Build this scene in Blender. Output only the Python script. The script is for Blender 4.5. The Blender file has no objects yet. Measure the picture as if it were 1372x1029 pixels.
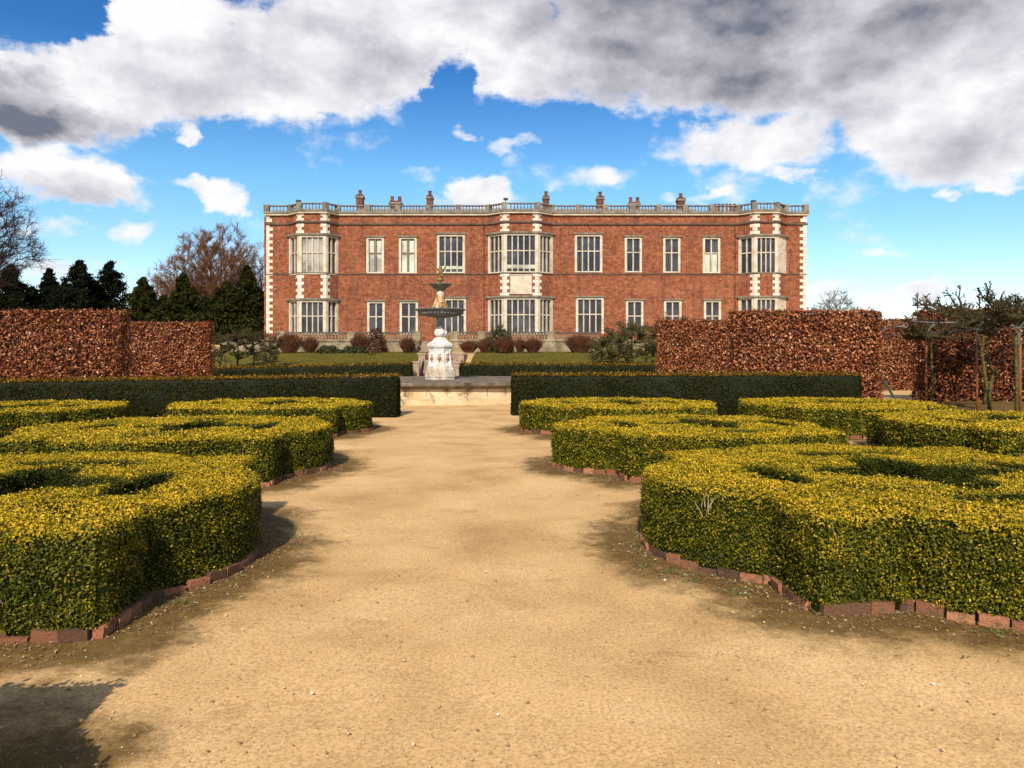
import bpy, math, random
import numpy as np
from mathutils import Vector
from mathutils.geometry import tessellate_polygon

S = bpy.context.scene
COL = S.collection
rng = np.random.default_rng(7)
random.seed(11)
R = math.radians
EYE, F, CX, HZ = 1.65, 1000.0, 686.0, 482.0      # eye height, focal length in photo pixels, principal column, horizon row

def at(px, py, Y):
    """point seen at photo pixel (px,py) when it stands Y metres away"""
    return Vector(((px - CX) / F * Y, Y, EYE + (HZ - py) / F * Y))

# ------------------------------------------------------------------ helpers
ORG = {}

def tag(o, label=None, cat=None, group=None, kind=None):
    if label: o['label'] = label
    if cat: o['category'] = cat
    if group: o['group'] = group
    if kind: o['kind'] = kind
    return o

def thing(name, label, cat, loc=(0, 0, 0), group=None):
    o = bpy.data.objects.new(name, None)
    o.empty_display_size = 0.3
    o.location = loc
    COL.objects.link(o)
    ORG[o.name] = np.array(loc, float)
    return tag(o, label, cat, group)

def link(name, me, mats, parent=None, loc=None):
    for m in mats: me.materials.append(m)
    o = bpy.data.objects.new(name, me)
    COL.objects.link(o)
    if parent is not None:
        o.parent = parent
        ORG[o.name] = ORG[parent.name]
    else:
        l = np.array(loc if loc is not None else (0, 0, 0), float)
        o.location = l
        ORG[o.name] = l
    return o

class MB:
    """collects shapes into one mesh"""
    def __init__(s): s.v = []; s.f = []; s.m = []
    def add(s, vs, fs, m=0):
        b = len(s.v); s.v += [tuple(v) for v in vs]
        for f in fs: s.f.append([i + b for i in f]); s.m.append(m)
    def box(s, x0, x1, y0, y1, z0, z1, m=0):
        vs = [(x, y, z) for z in (z0, z1) for y in (y0, y1) for x in (x0, x1)]
        s.add(vs, [(0, 2, 3, 1), (4, 5, 7, 6), (0, 1, 5, 4), (2, 6, 7, 3), (0, 4, 6, 2), (1, 3, 7, 5)], m)
    def lbox(s, fr, u0, u1, z0, z1, d0, d1, m=0):
        ox, oy, ux, uy, nx, ny = fr
        vs = [(ox + ux * u + nx * d, oy + uy * u + ny * d, z) for z in (z0, z1) for d in (d0, d1) for u in (u0, u1)]
        s.add(vs, [(0, 1, 3, 2), (4, 6, 7, 5), (0, 4, 5, 1), (2, 3, 7, 6), (0, 2, 6, 4), (1, 5, 7, 3)], m)
    def lquad(s, fr, u0, u1, z0, z1, d, m=0):
        ox, oy, ux, uy, nx, ny = fr
        q = lambda u, z: (ox + ux * u + nx * d, oy + uy * u + ny * d, z)
        s.add([q(u0, z0), q(u1, z0), q(u1, z1), q(u0, z1)], [(0, 1, 2, 3)], m)
    def tube(s, pts, rad, n=6, m=0, cap=True):
        pts = [Vector(p) for p in pts]; b = len(s.v)
        for i, p in enumerate(pts):
            d = (pts[min(i + 1, len(pts) - 1)] - pts[max(i - 1, 0)])
            if d.length < 1e-9: d = Vector((0, 0, 1))
            d.normalize()
            a = d.cross(Vector((0.31, 0.17, 0.93)) if abs(d.z) < .9 else Vector((1, 0, 0))).normalized()
            c = d.cross(a)
            r = rad[i] if hasattr(rad, '__len__') else rad
            for k in range(n):
                t = 2 * math.pi * k / n
                s.v.append(tuple(p + a * (r * math.cos(t)) + c * (r * math.sin(t))))
        for i in range(len(pts) - 1):
            for k in range(n):
                k2 = (k + 1) % n
                s.f.append([b + i * n + k, b + i * n + k2, b + (i + 1) * n + k2, b + (i + 1) * n + k]); s.m.append(m)
        if cap:
            s.f.append([b + k for k in range(n)][::-1]); s.m.append(m)
            s.f.append([b + (len(pts) - 1) * n + k for k in range(n)]); s.m.append(m)
    def lathe(s, cx, cy, prof, n=24, m=0, rot=0.0, lobes=0, la=0.0):
        b = len(s.v)
        for r, z in prof:
            for k in range(n):
                t = 2 * math.pi * k / n + rot
                rr = r * (1 + la * math.cos(lobes * t)) if lobes else r
                s.v.append((cx + rr * math.cos(t), cy + rr * math.sin(t), z))
        for i in range(len(prof) - 1):
            for k in range(n):
                k2 = (k + 1) % n
                s.f.append([b + i * n + k, b + i * n + k2, b + (i + 1) * n + k2, b + (i + 1) * n + k]); s.m.append(m)
        s.f.append([b + k for k in range(n)][::-1]); s.m.append(m)
        s.f.append([b + (len(prof) - 1) * n + k for k in range(n)]); s.m.append(m)
    def ball(s, c, r, m=0, n=10, sq=(1, 1, 1)):
        prof = [(max(1e-3, math.sin(math.pi * i / 7)) * r, -math.cos(math.pi * i / 7) * r) for i in range(8)]
        b = len(s.v); s.lathe(0, 0, prof, n, m)
        for i in range(b, len(s.v)):
            x, y, z = s.v[i]; s.v[i] = (c[0] + x * sq[0], c[1] + y * sq[1], c[2] + z * sq[2])
    def build(s, name, mats, parent=None, loc=None, smooth=False, bevel=0.0):
        me = bpy.data.meshes.new(name)
        o0 = ORG[parent.name] if parent is not None else np.array(loc if loc is not None else (0, 0, 0), float)
        V = np.array(s.v, float) - o0
        me.from_pydata(V.tolist(), [], s.f)
        if not isinstance(mats, (list, tuple)): mats = [mats]
        me.polygons.foreach_set('material_index', np.array(s.m, np.int32))
        if smooth: me.polygons.foreach_set('use_smooth', np.ones(len(s.f), bool))
        me.update()
        o = link(name, me, mats, parent, loc)
        if bevel:
            md = o.modifiers.new('bevel', 'BEVEL'); md.width = bevel; md.segments = 1; md.limit_method = 'ANGLE'
        return o

class NP:
    """big leaf meshes from arrays"""
    def __init__(s): s.V = []; s.T = []; s.Q = []; s.tm = []; s.qm = []; s.tt = []; s.qt = []; s.n = 0
    def tris(s, V, T, m=0, tint=0.0):
        V = np.asarray(V, float).reshape(-1, 3); T = np.asarray(T, int).reshape(-1, 3)
        s.V.append(V); s.T.append(T + s.n); s.tm.append(np.full(len(T), m)); s.tt.append(np.broadcast_to(np.asarray(tint, float), (len(T),))); s.n += len(V)
    def quads(s, V, Q, m=0, tint=0.0):
        V = np.asarray(V, float).reshape(-1, 3); Q = np.asarray(Q, int).reshape(-1, 4)
        s.V.append(V); s.Q.append(Q + s.n); s.qm.append(np.full(len(Q), m)); s.qt.append(np.broadcast_to(np.asarray(tint, float), (len(Q),))); s.n += len(V)
    def leaves(s, P, N, L, W, spread, m=0, tint=0.0, curl=0.0):
        k = len(P)
        if k == 0: return
        n = N + rng.normal(0, spread, (k, 3)); n /= np.linalg.norm(n, axis=1)[:, None] + 1e-9
        a = np.cross(n, rng.normal(0, 1, (k, 3))); a /= np.linalg.norm(a, axis=1)[:, None] + 1e-9
        b = np.cross(n, a)
        sc = rng.uniform(.65, 1.25, (k, 1))
        L_, W_ = L * sc, W * sc
        V = np.stack([P - a * L_, P + b * W_ + n * curl * W_, P + a * L_, P - b * W_ + n * curl * W_], 1).reshape(-1, 3)
        s.quads(V, np.arange(4 * k).reshape(-1, 4), m, tint)
    def build(s, name, mats, parent=None, loc=None):
        o0 = ORG[parent.name] if parent is not None else np.array(loc if loc is not None else (0, 0, 0), float)
        V = np.concatenate(s.V) - o0
        T = np.concatenate(s.T) if s.T else np.zeros((0, 3), int)
        Q = np.concatenate(s.Q) if s.Q else np.zeros((0, 4), int)
        me = bpy.data.meshes.new(name)
        me.vertices.add(len(V)); me.vertices.foreach_set('co', V.astype(np.float32).ravel())
        L = np.concatenate([T.ravel(), Q.ravel()]).astype(np.int32)
        me.loops.add(len(L)); me.loops.foreach_set('vertex_index', L)
        me.polygons.add(len(T) + len(Q))
        st = np.concatenate([np.arange(len(T)) * 3, len(T) * 3 + np.arange(len(Q)) * 4]).astype(np.int32)
        me.polygons.foreach_set('loop_start', st)
        me.polygons.foreach_set('material_index', np.concatenate(s.tm + s.qm).astype(np.int32))
        me.update(calc_edges=True)
        a = me.attributes.new('tint', 'FLOAT', 'FACE')
        a.data.foreach_set('value', np.concatenate(s.tt + s.qt).astype(np.float32))
        return link(name, me, mats, parent, loc)

def copy_tree(o, parent=None):
    c = o.copy(); COL.objects.link(c)
    if parent is not None: c.parent = parent
    ORG[c.name] = ORG[o.name]
    for ch in [x for x in COL.objects if x.parent == o]: copy_tree(ch, c)
    return c

# ------------------------------------------------------------------ materials
def new_mat(name):
    m = bpy.data.materials.new(name); m.use_nodes = True
    nt = m.node_tree; b = nt.nodes['Principled BSDF']
    return m, nt, b

def N(nt, typ, **kw):
    n = nt.nodes.new(typ)
    for k, v in kw.items(): setattr(n, k, v)
    return n

def noise(nt, vec, scale, detail=4, rough=.6, dist=0.0):
    n = N(nt, 'ShaderNodeTexNoise'); n.inputs['Scale'].default_value = scale
    n.inputs['Detail'].default_value = detail; n.inputs['Roughness'].default_value = rough; n.inputs['Distortion'].default_value = dist
    nt.links.new(vec, n.inputs['Vector']); return n.outputs['Fac']

def ramp(nt, fac, stops):
    r = N(nt, 'ShaderNodeValToRGB'); e = r.color_ramp.elements
    while len(e) < len(stops): e.new(.5)
    for el, (p, c) in zip(e, stops):
        el.position = p; el.color = (*c, 1) if len(c) == 3 else c
    nt.links.new(fac, r.inputs[0]); return r.outputs[0]

def mix(nt, fac, a, b, typ='MIX'):
    m = N(nt, 'ShaderNodeMix', data_type='RGBA', blend_type=typ)
    if isinstance(fac, (int, float)): m.inputs[0].default_value = fac
    else: nt.links.new(fac, m.inputs[0])
    for i, x in ((6, a), (7, b)):
        if isinstance(x, tuple): m.inputs[i].default_value = (*x, 1)
        else: nt.links.new(x, m.inputs[i])
    return m.outputs[2]

def mth(nt, op, a, b=0.0, c=None, clamp=False):
    m = N(nt, 'ShaderNodeMath', operation=op, use_clamp=clamp)
    for i, x in enumerate((a, b) if c is None else (a, b, c)):
        if isinstance(x, (int, float)): m.inputs[i].default_value = x
        else: nt.links.new(x, m.inputs[i])
    return m.outputs[0]

def sstep(nt, x, lo, hi):
    m = N(nt, 'ShaderNodeMapRange', interpolation_type='SMOOTHSTEP')
    nt.links.new(x, m.inputs[0]); m.inputs[1].default_value = lo; m.inputs[2].default_value = hi
    return m.outputs[0]

def bump(nt, b, h, strength=.4, dist=.02):
    n = N(nt, 'ShaderNodeBump'); n.inputs['Strength'].default_value = strength; n.inputs['Distance'].default_value = dist
    nt.links.new(h, n.inputs['Height']); nt.links.new(n.outputs[0], b.inputs['Normal'])

def pos(nt): return N(nt, 'ShaderNodeNewGeometry').outputs['Position']

def mottled(name, stops, scale=2.0, rough=.85, bscale=40, bstr=.3, spec=.3, stain=None, detail=6):
    m, nt, b = new_mat(name); p = pos(nt)
    c = ramp(nt, noise(nt, p, scale, detail, .65), stops)
    if stain:
        col, sc, lo, hi = stain
        c = mix(nt, sstep(nt, noise(nt, p, sc, 5, .7, .5), lo, hi), c, col)
    nt.links.new(c, b.inputs['Base Color'])
    b.inputs['Roughness'].default_value = rough; b.inputs['Specular IOR Level'].default_value = spec
    bump(nt, b, noise(nt, p, bscale, 4), bstr)
    return m

def leaf_mat(name, stops, rough=.5, spec=.3, trans=0.0):
    m, nt, b = new_mat(name)
    a = N(nt, 'ShaderNodeAttribute', attribute_name='tint')
    c = ramp(nt, a.outputs['Fac'], stops)
    nt.links.new(c, b.inputs['Base Color'])
    b.inputs['Roughness'].default_value = rough; b.inputs['Specular IOR Level'].default_value = spec
    if trans:
        t = N(nt, 'ShaderNodeBsdfTranslucent'); nt.links.new(c, t.inputs[0])
        mx = N(nt, 'ShaderNodeMixShader'); mx.inputs[0].default_value = trans
        nt.links.new(b.outputs[0], mx.inputs[1]); nt.links.new(t.outputs[0], mx.inputs[2])
        nt.links.new(mx.outputs[0], nt.nodes['Material Output'].inputs[0])
    return m

def brick_mat(name, c1, c2, mortar, patch=True):
    m, nt, b = new_mat(name); p = pos(nt)
    sp = N(nt, 'ShaderNodeSeparateXYZ'); nt.links.new(p, sp.inputs[0])
    u = mth(nt, 'MULTIPLY_ADD', sp.outputs[1], .4, sp.outputs[0])
    cb = N(nt, 'ShaderNodeCombineXYZ'); nt.links.new(u, cb.inputs[0]); nt.links.new(sp.outputs[2], cb.inputs[1])
    bt = N(nt, 'ShaderNodeTexBrick'); nt.links.new(cb.outputs[0], bt.inputs['Vector'])
    bt.inputs['Scale'].default_value = 1; bt.inputs['Brick Width'].default_value = .26; bt.inputs['Row Height'].default_value = .085
    bt.inputs['Mortar Size'].default_value = .008; bt.inputs['Bias'].default_value = -.1
    bt.inputs['Color1'].default_value = (*c1, 1); bt.inputs['Color2'].default_value = (*c2, 1); bt.inputs['Mortar'].default_value = (*mortar, 1)
    c = bt.outputs['Color']
    if patch:
        st = N(nt, 'ShaderNodeMapping'); st.inputs['Scale'].default_value = (1, 1, 1.35); nt.links.new(p, st.inputs[0])
        q = st.outputs[0]
        n1 = noise(nt, q, 2.4, 6, .8)
        c = mix(nt, 1.0, c, ramp(nt, n1, [(.32, (.42, .38, .36)), (.5, (1, 1, 1)), (.68, (1.6, 1.75, 1.8))]), 'MULTIPLY')
        n2 = noise(nt, q, .45, 4, .6)
        c = mix(nt, mth(nt, 'MULTIPLY', sstep(nt, n2, .50, .66), .4), c, (.34, .14, .07))
        c = mix(nt, mth(nt, 'MULTIPLY', sstep(nt, noise(nt, q, .3, 5, .6, .8), .56, .7), .5), c, (.16, .05, .03))
        c = mix(nt, mth(nt, 'MULTIPLY', sstep(nt, noise(nt, q, 5, 3, .6), .60, .70), .6), c, (.5, .27, .16))
        c = mix(nt, mth(nt, 'MULTIPLY', sstep(nt, noise(nt, q, 3.4, 4, .65), .57, .68), .75), c, (.085, .028, .016))
    if patch:
        sm = N(nt, 'ShaderNodeMapping'); sm.inputs['Scale'].default_value = (1.6, 1.6, .16); nt.links.new(p, sm.inputs[0])
        c = mix(nt, mth(nt, 'MULTIPLY', sstep(nt, noise(nt, sm.outputs[0], 1.2, 5, .65), .52, .70), .55), c, (.09, .040, .028))
        c = mix(nt, mth(nt, 'MULTIPLY', sstep(nt, noise(nt, sm.outputs[0], 1.9, 4, .6, .3), .60, .74), .35), c, (.36, .24, .17))
    nt.links.new(c, b.inputs['Base Color'])
    b.inputs['Roughness'].default_value = .9; b.inputs['Specular IOR Level'].default_value = .2
    return m

M = {}
M['brick'] = brick_mat('old_brick', (.28, .066, .021), (.11, .025, .012), (.30, .17, .10))
M['chimney_brick'] = brick_mat('chimney_brick', (.15, .045, .022), (.08, .025, .014), (.13, .085, .06))
M['stone'] = mottled('pale_stone', [(.3, (.40, .32, .21)), (.5, (.55, .475, .355)), (.75, (.65, .59, .48))], 1.3, stain=((.30, .23, .15), 2.2, .55, .72))
M['quoin'] = mottled('quoin_stone', [(.3, (.52, .44, .33)), (.7, (.74, .67, .57))], 1.2, stain=((.34, .26, .18), 2.5, .55, .72))
M['mullion'] = mottled('mullion_stone', [(.3, (.36, .28, .20)), (.7, (.60, .52, .41))], 1.6)
M['greystone'] = mottled('weathered_stone', [(.3, (.09, .072, .055)), (.5, (.19, .16, .12)), (.75, (.32, .27, .20))], 2.2)
M['darkstone'] = mottled('sooty_stone', [(.3, (.05, .04, .035)), (.7, (.15, .12, .10))], 2)
M['lead'] = mottled('lead_roof', [(.3, (.22, .20, .17)), (.7, (.33, .30, .26))], .8, .6)
M['terrace'] = mottled('terrace_stone', [(.3, (.13, .10, .055)), (.5, (.25, .195, .115)), (.75, (.42, .34, .22))], 1.4, stain=((.16, .12, .07), 1.1, .52, .68))
M['basin'] = mottled('basin_stone', [(.3, (.44, .30, .16)), (.5, (.62, .45, .26)), (.75, (.74, .59, .40))], 1.6, stain=((.22, .16, .09), 1.3, .52, .66))
M['coping'] = mottled('coping_stone', [(.3, (.06, .048, .036)), (.5, (.19, .15, .11)), (.7, (.36, .29, .21))], 1.6, stain=((.07, .055, .03), .8, .5, .62), spec=.1)
M['step'] = mottled('step_stone', [(.3, (.20, .13, .09)), (.7, (.38, .27, .19))], 2.5)
M['pinkstone'] = mottled('pink_stone', [(.3, (.24, .15, .095)), (.7, (.44, .32, .22))], 3)
M['marble'] = mottled('white_stone', [(.3, (.42, .36, .28)), (.5, (.64, .60, .54)), (.75, (.74, .71, .66))], 3.2, stain=((.36, .21, .11), 3.6, .56, .70), bstr=.2)
M['plinth'] = mottled('plinth_stone', [(.3, (.36, .29, .19)), (.7, (.66, .60, .50))], 3.0, stain=((.42, .21, .12), 3.4, .52, .66))
M['bowl'] = mottled('bowl_iron', [(.3, (.045, .043, .038)), (.55, (.15, .145, .13)), (.75, (.36, .34, .30))], 7, .5, spec=.5)
M['column'] = mottled('column_stone', [(.3, (.16, .17, .17)), (.7, (.34, .35, .34))], 4, .6)
M['rustfig'] = mottled('figure_rust', [(.35, (.22, .09, .03)), (.5, (.46, .24, .09)), (.62, (.70, .56, .38))], 5, .7)
M['gold'] = mottled('gilded_figure', [(.3, (.07, .05, .010)), (.7, (.33, .22, .035))], 9, .5, spec=.6)
M['rust_spot'] = mottled('spout_rust', [(.3, (.16, .10, .08)), (.7, (.50, .26, .14))], 14)
M['black_metal'] = mottled('black_metal', [(.3, (.012, .012, .013)), (.7, (.03, .03, .03))], 5, .5)
M['edging'] = mottled('edging_brick', [(.25, (.15, .075, .045)), (.5, (.38, .16, .085)), (.75, (.52, .24, .13))], 5.5, stain=((.17, .13, .07), 4, .56, .68), bscale=60, bstr=.6)
M['moss_mortar'] = mottled('mossy_mortar', [(.3, (.06, .045, .02)), (.7, (.16, .12, .05))], 20)
_m, _nt, _b = new_mat('edging_brick'); _g = N(_nt, 'ShaderNodeNewGeometry')
_c = ramp(_nt, _g.outputs['Random Per Island'], [(0, (.09, .040, .022)), (.35, (.22, .085, .040)), (.7, (.36, .125, .055)), (1, (.46, .20, .09))])
_c = mix(_nt, sstep(_nt, noise(_nt, _g.outputs['Position'], 22, 5, .7), .48, .68), _c, (.13, .095, .05))
_c = mix(_nt, mth(_nt, 'MULTIPLY', sstep(_nt, noise(_nt, _g.outputs['Position'], 9, 5, .7), .56, .7), .6), _c, (.09, .08, .02))
_nt.links.new(_c, _b.inputs['Base Color']); _b.inputs['Roughness'].default_value = .95; bump(_nt, _b, noise(_nt, _g.outputs['Position'], 70, 4), .8); M['edging'] = _m
M['iron_rust'] = mottled('rusty_iron', [(.3, (.12, .045, .014)), (.7, (.30, .12, .03))], 4, .8)
M['iron_grey'] = mottled('grey_pipe', [(.3, (.10, .11, .11)), (.7, (.22, .24, .24))], 4, .5)
M['iron_green'] = mottled('green_pipe', [(.3, (.03, .045, .03)), (.7, (.07, .09, .06))], 4, .6)
M['bark'] = mottled('bare_bark', [(.3, (.05, .034, .022)), (.7, (.13, .09, .06))], 3)
M['twig_red'] = mottled('red_brown_twig', [(.3, (.090, .036, .013)), (.7, (.185, .080, .030))], .6)
M['twig_grey'] = mottled('grey_twig', [(.3, (.11, .085, .065)), (.7, (.24, .195, .15))], .6)
M['twig_dark'] = mottled('dark_twig', [(.3, (.018, .011, .009)), (.7, (.045, .026, .020))], .6)
M['moss_bark'] = mottled('mossy_bark', [(.3, (.030, .024, .008)), (.5, (.075, .064, .016)), (.75, (.20, .175, .03))], 7)
M['spur'] = mottled('fruit_spur', [(.3, (.024, .017, .007)), (.7, (.078, .054, .021))], 4)
M['dead_twig'] = mottled('dead_twig', [(.3, (.26, .18, .08)), (.7, (.46, .35, .20))], 9)
M['shrub_stem'] = mottled('red_stem', [(.3, (.038, .012, .005)), (.6, (.095, .030, .009)), (.8, (.19, .07, .02))], 2)
M['box_core'] = mottled('box_inner', [(.3, (.010, .013, .002)), (.7, (.026, .030, .004))], 14, spec=.02)
M['box_leaf'] = leaf_mat('box_leaf', [(0, (.014, .018, .002)), (.3, (.052, .060, .004)), (.52, (.15, .135, .006)), (.72, (.41, .27, .008)), (1, (.72, .43, .024))], .55, .14)
M['yew_core'] = mottled('yew_inner', [(.3, (.006, .008, .003)), (.7, (.012, .016, .005))], 10)
M['yew_leaf'] = leaf_mat('yew_leaf', [(0, (.006, .008, .002)), (.5, (.026, .029, .005)), (.8, (.080, .062, .010)), (1, (.48, .20, .022))], .7, .05)
M['beech_core'] = mottled('beech_inner', [(.3, (.018, .006, .003)), (.7, (.05, .018, .008))], 6)
M['beech_leaf'] = leaf_mat('beech_leaf', [(0, (.040, .011, .005)), (.35, (.15, .036, .010)), (.62, (.34, .105, .034)), (.86, (.50, .205, .080)), (1, (.64, .37, .20))], .5, .2)
M['conifer_leaf'] = leaf_mat('conifer_needles', [(0, (.003, .005, .002)), (.6, (.009, .012, .004)), (1, (.030, .029, .008))], .8, .04)
M['conifer_green'] = leaf_mat('green_needles', [(0, (.008, .011, .002)), (.6, (.024, .028, .005)), (1, (.065, .056, .012))], .8, .05)
M['shrub_leaf'] = leaf_mat('shrub_leaf', [(0, (.010, .014, .003)), (.6, (.035, .042, .008)), (1, (.10, .085, .02))], .5, .3)
M['red_leaf'] = leaf_mat('red_shrub_leaf', [(0, (.025, .008, .004)), (.6, (.07, .022, .008)), (1, (.16, .06, .02))], .5, .3)
M['spur_leaf'] = leaf_mat('spur_bud', [(0, (.016, .012, .004)), (.6, (.052, .042, .010)), (1, (.15, .11, .03))], .6, .2)
M['grass_blade'] = leaf_mat('grass_blade', [(0, (.04, .038, .004)), (.6, (.09, .074, .005)), (1, (.16, .12, .012))], .6, .2)
M['litter'] = leaf_mat('leaf_litter', [(0, (.07, .04, .02)), (.5, (.24, .15, .07)), (.8, (.42, .30, .16)), (1, (.56, .45, .29))], .7, .2)
M['weed'] = leaf_mat('weed_leaf', [(0, (.04, .09, .02)), (1, (.12, .22, .05))], .5, .3)
M['pebble'] = leaf_mat('pebble', [(0, (.14, .08, .04)), (.5, (.42, .27, .13)), (.85, (.62, .46, .27)), (1, (.80, .72, .58))], .8, .2)

def glass_mat(name, base, rough=.12, lead=.5):
    m, nt, b = new_mat(name); p = pos(nt)
    sp = N(nt, 'ShaderNodeSeparateXYZ'); nt.links.new(p, sp.inputs[0])
    gx = mth(nt, 'PINGPONG', mth(nt, 'MULTIPLY_ADD', sp.outputs[1], .5, sp.outputs[0]), .11)
    gz = mth(nt, 'PINGPONG', sp.outputs[2], .15)
    line = mth(nt, 'LESS_THAN', mth(nt, 'MINIMUM', gx, gz), .012)
    base = ramp(nt, noise(nt, p, .55, 3, .6), [(.38, tuple(v * .5 for v in base)), (.5, base), (.64, tuple(v * (2.2 if base[0] < .1 else 1.15) for v in base))])
    c = mix(nt, mth(nt, 'MULTIPLY', line, lead), base, (.05, .05, .05))
    nt.links.new(c, b.inputs['Base Color']); b.inputs['Roughness'].default_value = rough
    b.inputs['Specular IOR Level'].default_value = .35
    bump(nt, b, noise(nt, p, 3.5, 2), .12, .05)
    return m
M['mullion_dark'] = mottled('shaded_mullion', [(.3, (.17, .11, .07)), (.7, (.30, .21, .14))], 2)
M['glass'] = glass_mat('leaded_glass', (.032, .033, .040))
M['blind'] = glass_mat('drawn_blind', (.50, .52, .42), .4, .35)
M['curtain'] = glass_mat('net_curtain', (.36, .34, .29), .35, .4)

# ------------------------------------------------------------------ camera
cam = bpy.data.cameras.new('camera'); co = bpy.data.objects.new('camera', cam); COL.objects.link(co)
co.location = (0, 0, EYE); co.rotation_euler = (R(90), 0, 0)
cam.sensor_width = 36; cam.lens = 36 * F / 1372
cam.shift_y = -(1029 / 2 - HZ) / 1372
cam.clip_end = 3000
S.camera = co

# ------------------------------------------------------------------ sun + sky
SUN_AZ, SUN_EL = 186.5, 36.5
sun = bpy.data.lights.new('sun', 'SUN'); sun.energy = 5.0; sun.angle = R(.55); sun.color = (1, .91, .77)
so = bpy.data.objects.new('sun', sun); COL.objects.link(so)
so.rotation_euler = (R(90 - SUN_EL), 0, R(180 - SUN_AZ))
so.location = (-6, -40, 40)

def build_world():
    w = bpy.data.worlds.new('World'); S.world = w; w.use_nodes = True
    nt = w.node_tree; bg = nt.nodes['Background']
    sky = N(nt, 'ShaderNodeTexSky', sky_type='NISHITA'); sky.sun_disc = False
    sky.sun_elevation = R(SUN_EL); sky.sun_rotation = R(SUN_AZ); sky.air_density = 1.0; sky.dust_density = .3; sky.ozone_density = 2.0
    K = .10
    hs = N(nt, 'ShaderNodeHueSaturation'); hs.inputs['Saturation'].default_value = 1.25; hs.inputs['Value'].default_value = SKYV
    nt.links.new(sky.outputs[0], hs.inputs['Color']); SKYNODE = hs
    d = N(nt, 'ShaderNodeTexCoord').outputs['Generated']
    sp = N(nt, 'ShaderNodeSeparateXYZ'); nt.links.new(d, sp.inputs[0])
    az = mth(nt, 'ARCTAN2', sp.outputs[0], sp.outputs[1])
    el = mth(nt, 'DIVIDE', sp.outputs[2], mth(nt, 'SQRT', mth(nt, 'ADD', mth(nt, 'MULTIPLY', sp.outputs[0], sp.outputs[0]), mth(nt, 'MULTIPLY', sp.outputs[1], sp.outputs[1]))))
    cb = N(nt, 'ShaderNodeCombineXYZ'); nt.links.new(az, cb.inputs[0]); nt.links.new(el, cb.inputs[1])
    P0 = cb.outputs[0]
    tintc = ramp(nt, mth(nt, 'MULTIPLY', el, 1.6, clamp=True), [(0, (.84, .74, .78)), (.14, (.76, .74, .77)), (.38, (.62, .75, .75)), (.62, (.26, .46, .62)), (1, (.24, .40, .54))])
    skyc = mix(nt, 1.0, hs.outputs[0], tintc, 'MULTIPLY')
    def nz(vec, scale, detail, rough, off=(0, 0, 0), col=False, sq=1.35):
        mp = N(nt, 'ShaderNodeMapping'); mp.inputs['Location'].default_value = off; mp.inputs['Scale'].default_value = (1, sq, 1)
        nt.links.new(vec, mp.inputs[0])
        n = N(nt, 'ShaderNodeTexNoise'); n.inputs['Scale'].default_value = scale; n.inputs['Detail'].default_value = detail; n.inputs['Roughness'].default_value = rough
        nt.links.new(mp.outputs[0], n.inputs['Vector'])
        return n.outputs['Color' if col else 'Fac']
    wv = N(nt, 'ShaderNodeVectorMath', operation='MULTIPLY_ADD')
    nt.links.new(nz(P0, 10, 5, .6, (3, 7, 0), True), wv.inputs[0]); wv.inputs[1].default_value = (.12, .09, 0); nt.links.new(P0, wv.inputs[2])
    sb = N(nt, 'ShaderNodeVectorMath', operation='SUBTRACT'); nt.links.new(wv.outputs[0], sb.inputs[0]); sb.inputs[1].default_value = (.06, .045, 0)
    PW = sb.outputs[0]
    def blobs(lst, vec):
        acc = None
        for (px, py, rx, ry, wt) in lst:
            u = (px - CX) / F; a = math.atan(u); e = (HZ - py) / F / math.sqrt(1 + u * u)
            s1 = N(nt, 'ShaderNodeVectorMath', operation='SUBTRACT'); nt.links.new(vec, s1.inputs[0]); s1.inputs[1].default_value = (a, e, 0)
            s2 = N(nt, 'ShaderNodeVectorMath', operation='MULTIPLY'); nt.links.new(s1.outputs[0], s2.inputs[0])
            k = math.sqrt(1 + u * u)
            s2.inputs[1].default_value = (F * k * k / rx, F * k / ry, 0)
            dt = N(nt, 'ShaderNodeVectorMath', operation='DOT_PRODUCT'); nt.links.new(s2.outputs[0], dt.inputs[0]); nt.links.new(s2.outputs[0], dt.inputs[1])
            o = mth(nt, 'SUBTRACT', 1.0, dt.outputs['Value'], clamp=True)
            acc = mth(nt, 'MULTIPLY_ADD', o, wt, acc if acc is not None else 0.0)
        return acc
    D = blobs(CLOUDS, PW)
    f0 = nz(P0, 9, 10, .61, (1.3, .2, 0))
    f1 = nz(P0, 9, 10, .61, (1.3 + .012, .2 - .035, 0))
    g0 = nz(P0, 3.6, 4, .5, (5, 2, 0))
    dens = mth(nt, 'ADD', mth(nt, 'MULTIPLY', D, .74), mth(nt, 'MULTIPLY', mth(nt, 'SUBTRACT', f0, .5), 1.9))
    # unseen broken cloud added above and behind the camera to lift the fill light
    back = mth(nt, 'ADD', sstep(nt, mth(nt, 'ABSOLUTE', az), .75, 1.1), sstep(nt, el, .62, .9), clamp=True)
    dens = mth(nt, 'MULTIPLY_ADD', back, .22, dens)
    alpha = sstep(nt, dens, .10, .56)
    dark = mth(nt, 'ADD', blobs(DARK, PW), mth(nt, 'MULTIPLY', mth(nt, 'SUBTRACT', g0, .5), .36))
    dark = mth(nt, 'ADD', dark, mth(nt, 'MULTIPLY', mth(nt, 'SUBTRACT', f0, f1), -1.1))
    h0 = nz(P0, 5.5, 5, .55, (9, 4, 0)); h1 = nz(P0, 5.5, 5, .55, (9.03, 3.93, 0))
    dark = mth(nt, 'ADD', dark, mth(nt, 'MULTIPLY', mth(nt, 'SUBTRACT', h0, h1), -1.3))
    dark = mth(nt, 'ADD', dark, mth(nt, 'MULTIPLY', mth(nt, 'SUBTRACT', alpha, .75), .22))
    dark = mth(nt, 'MULTIPLY', dark, .84)
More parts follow.
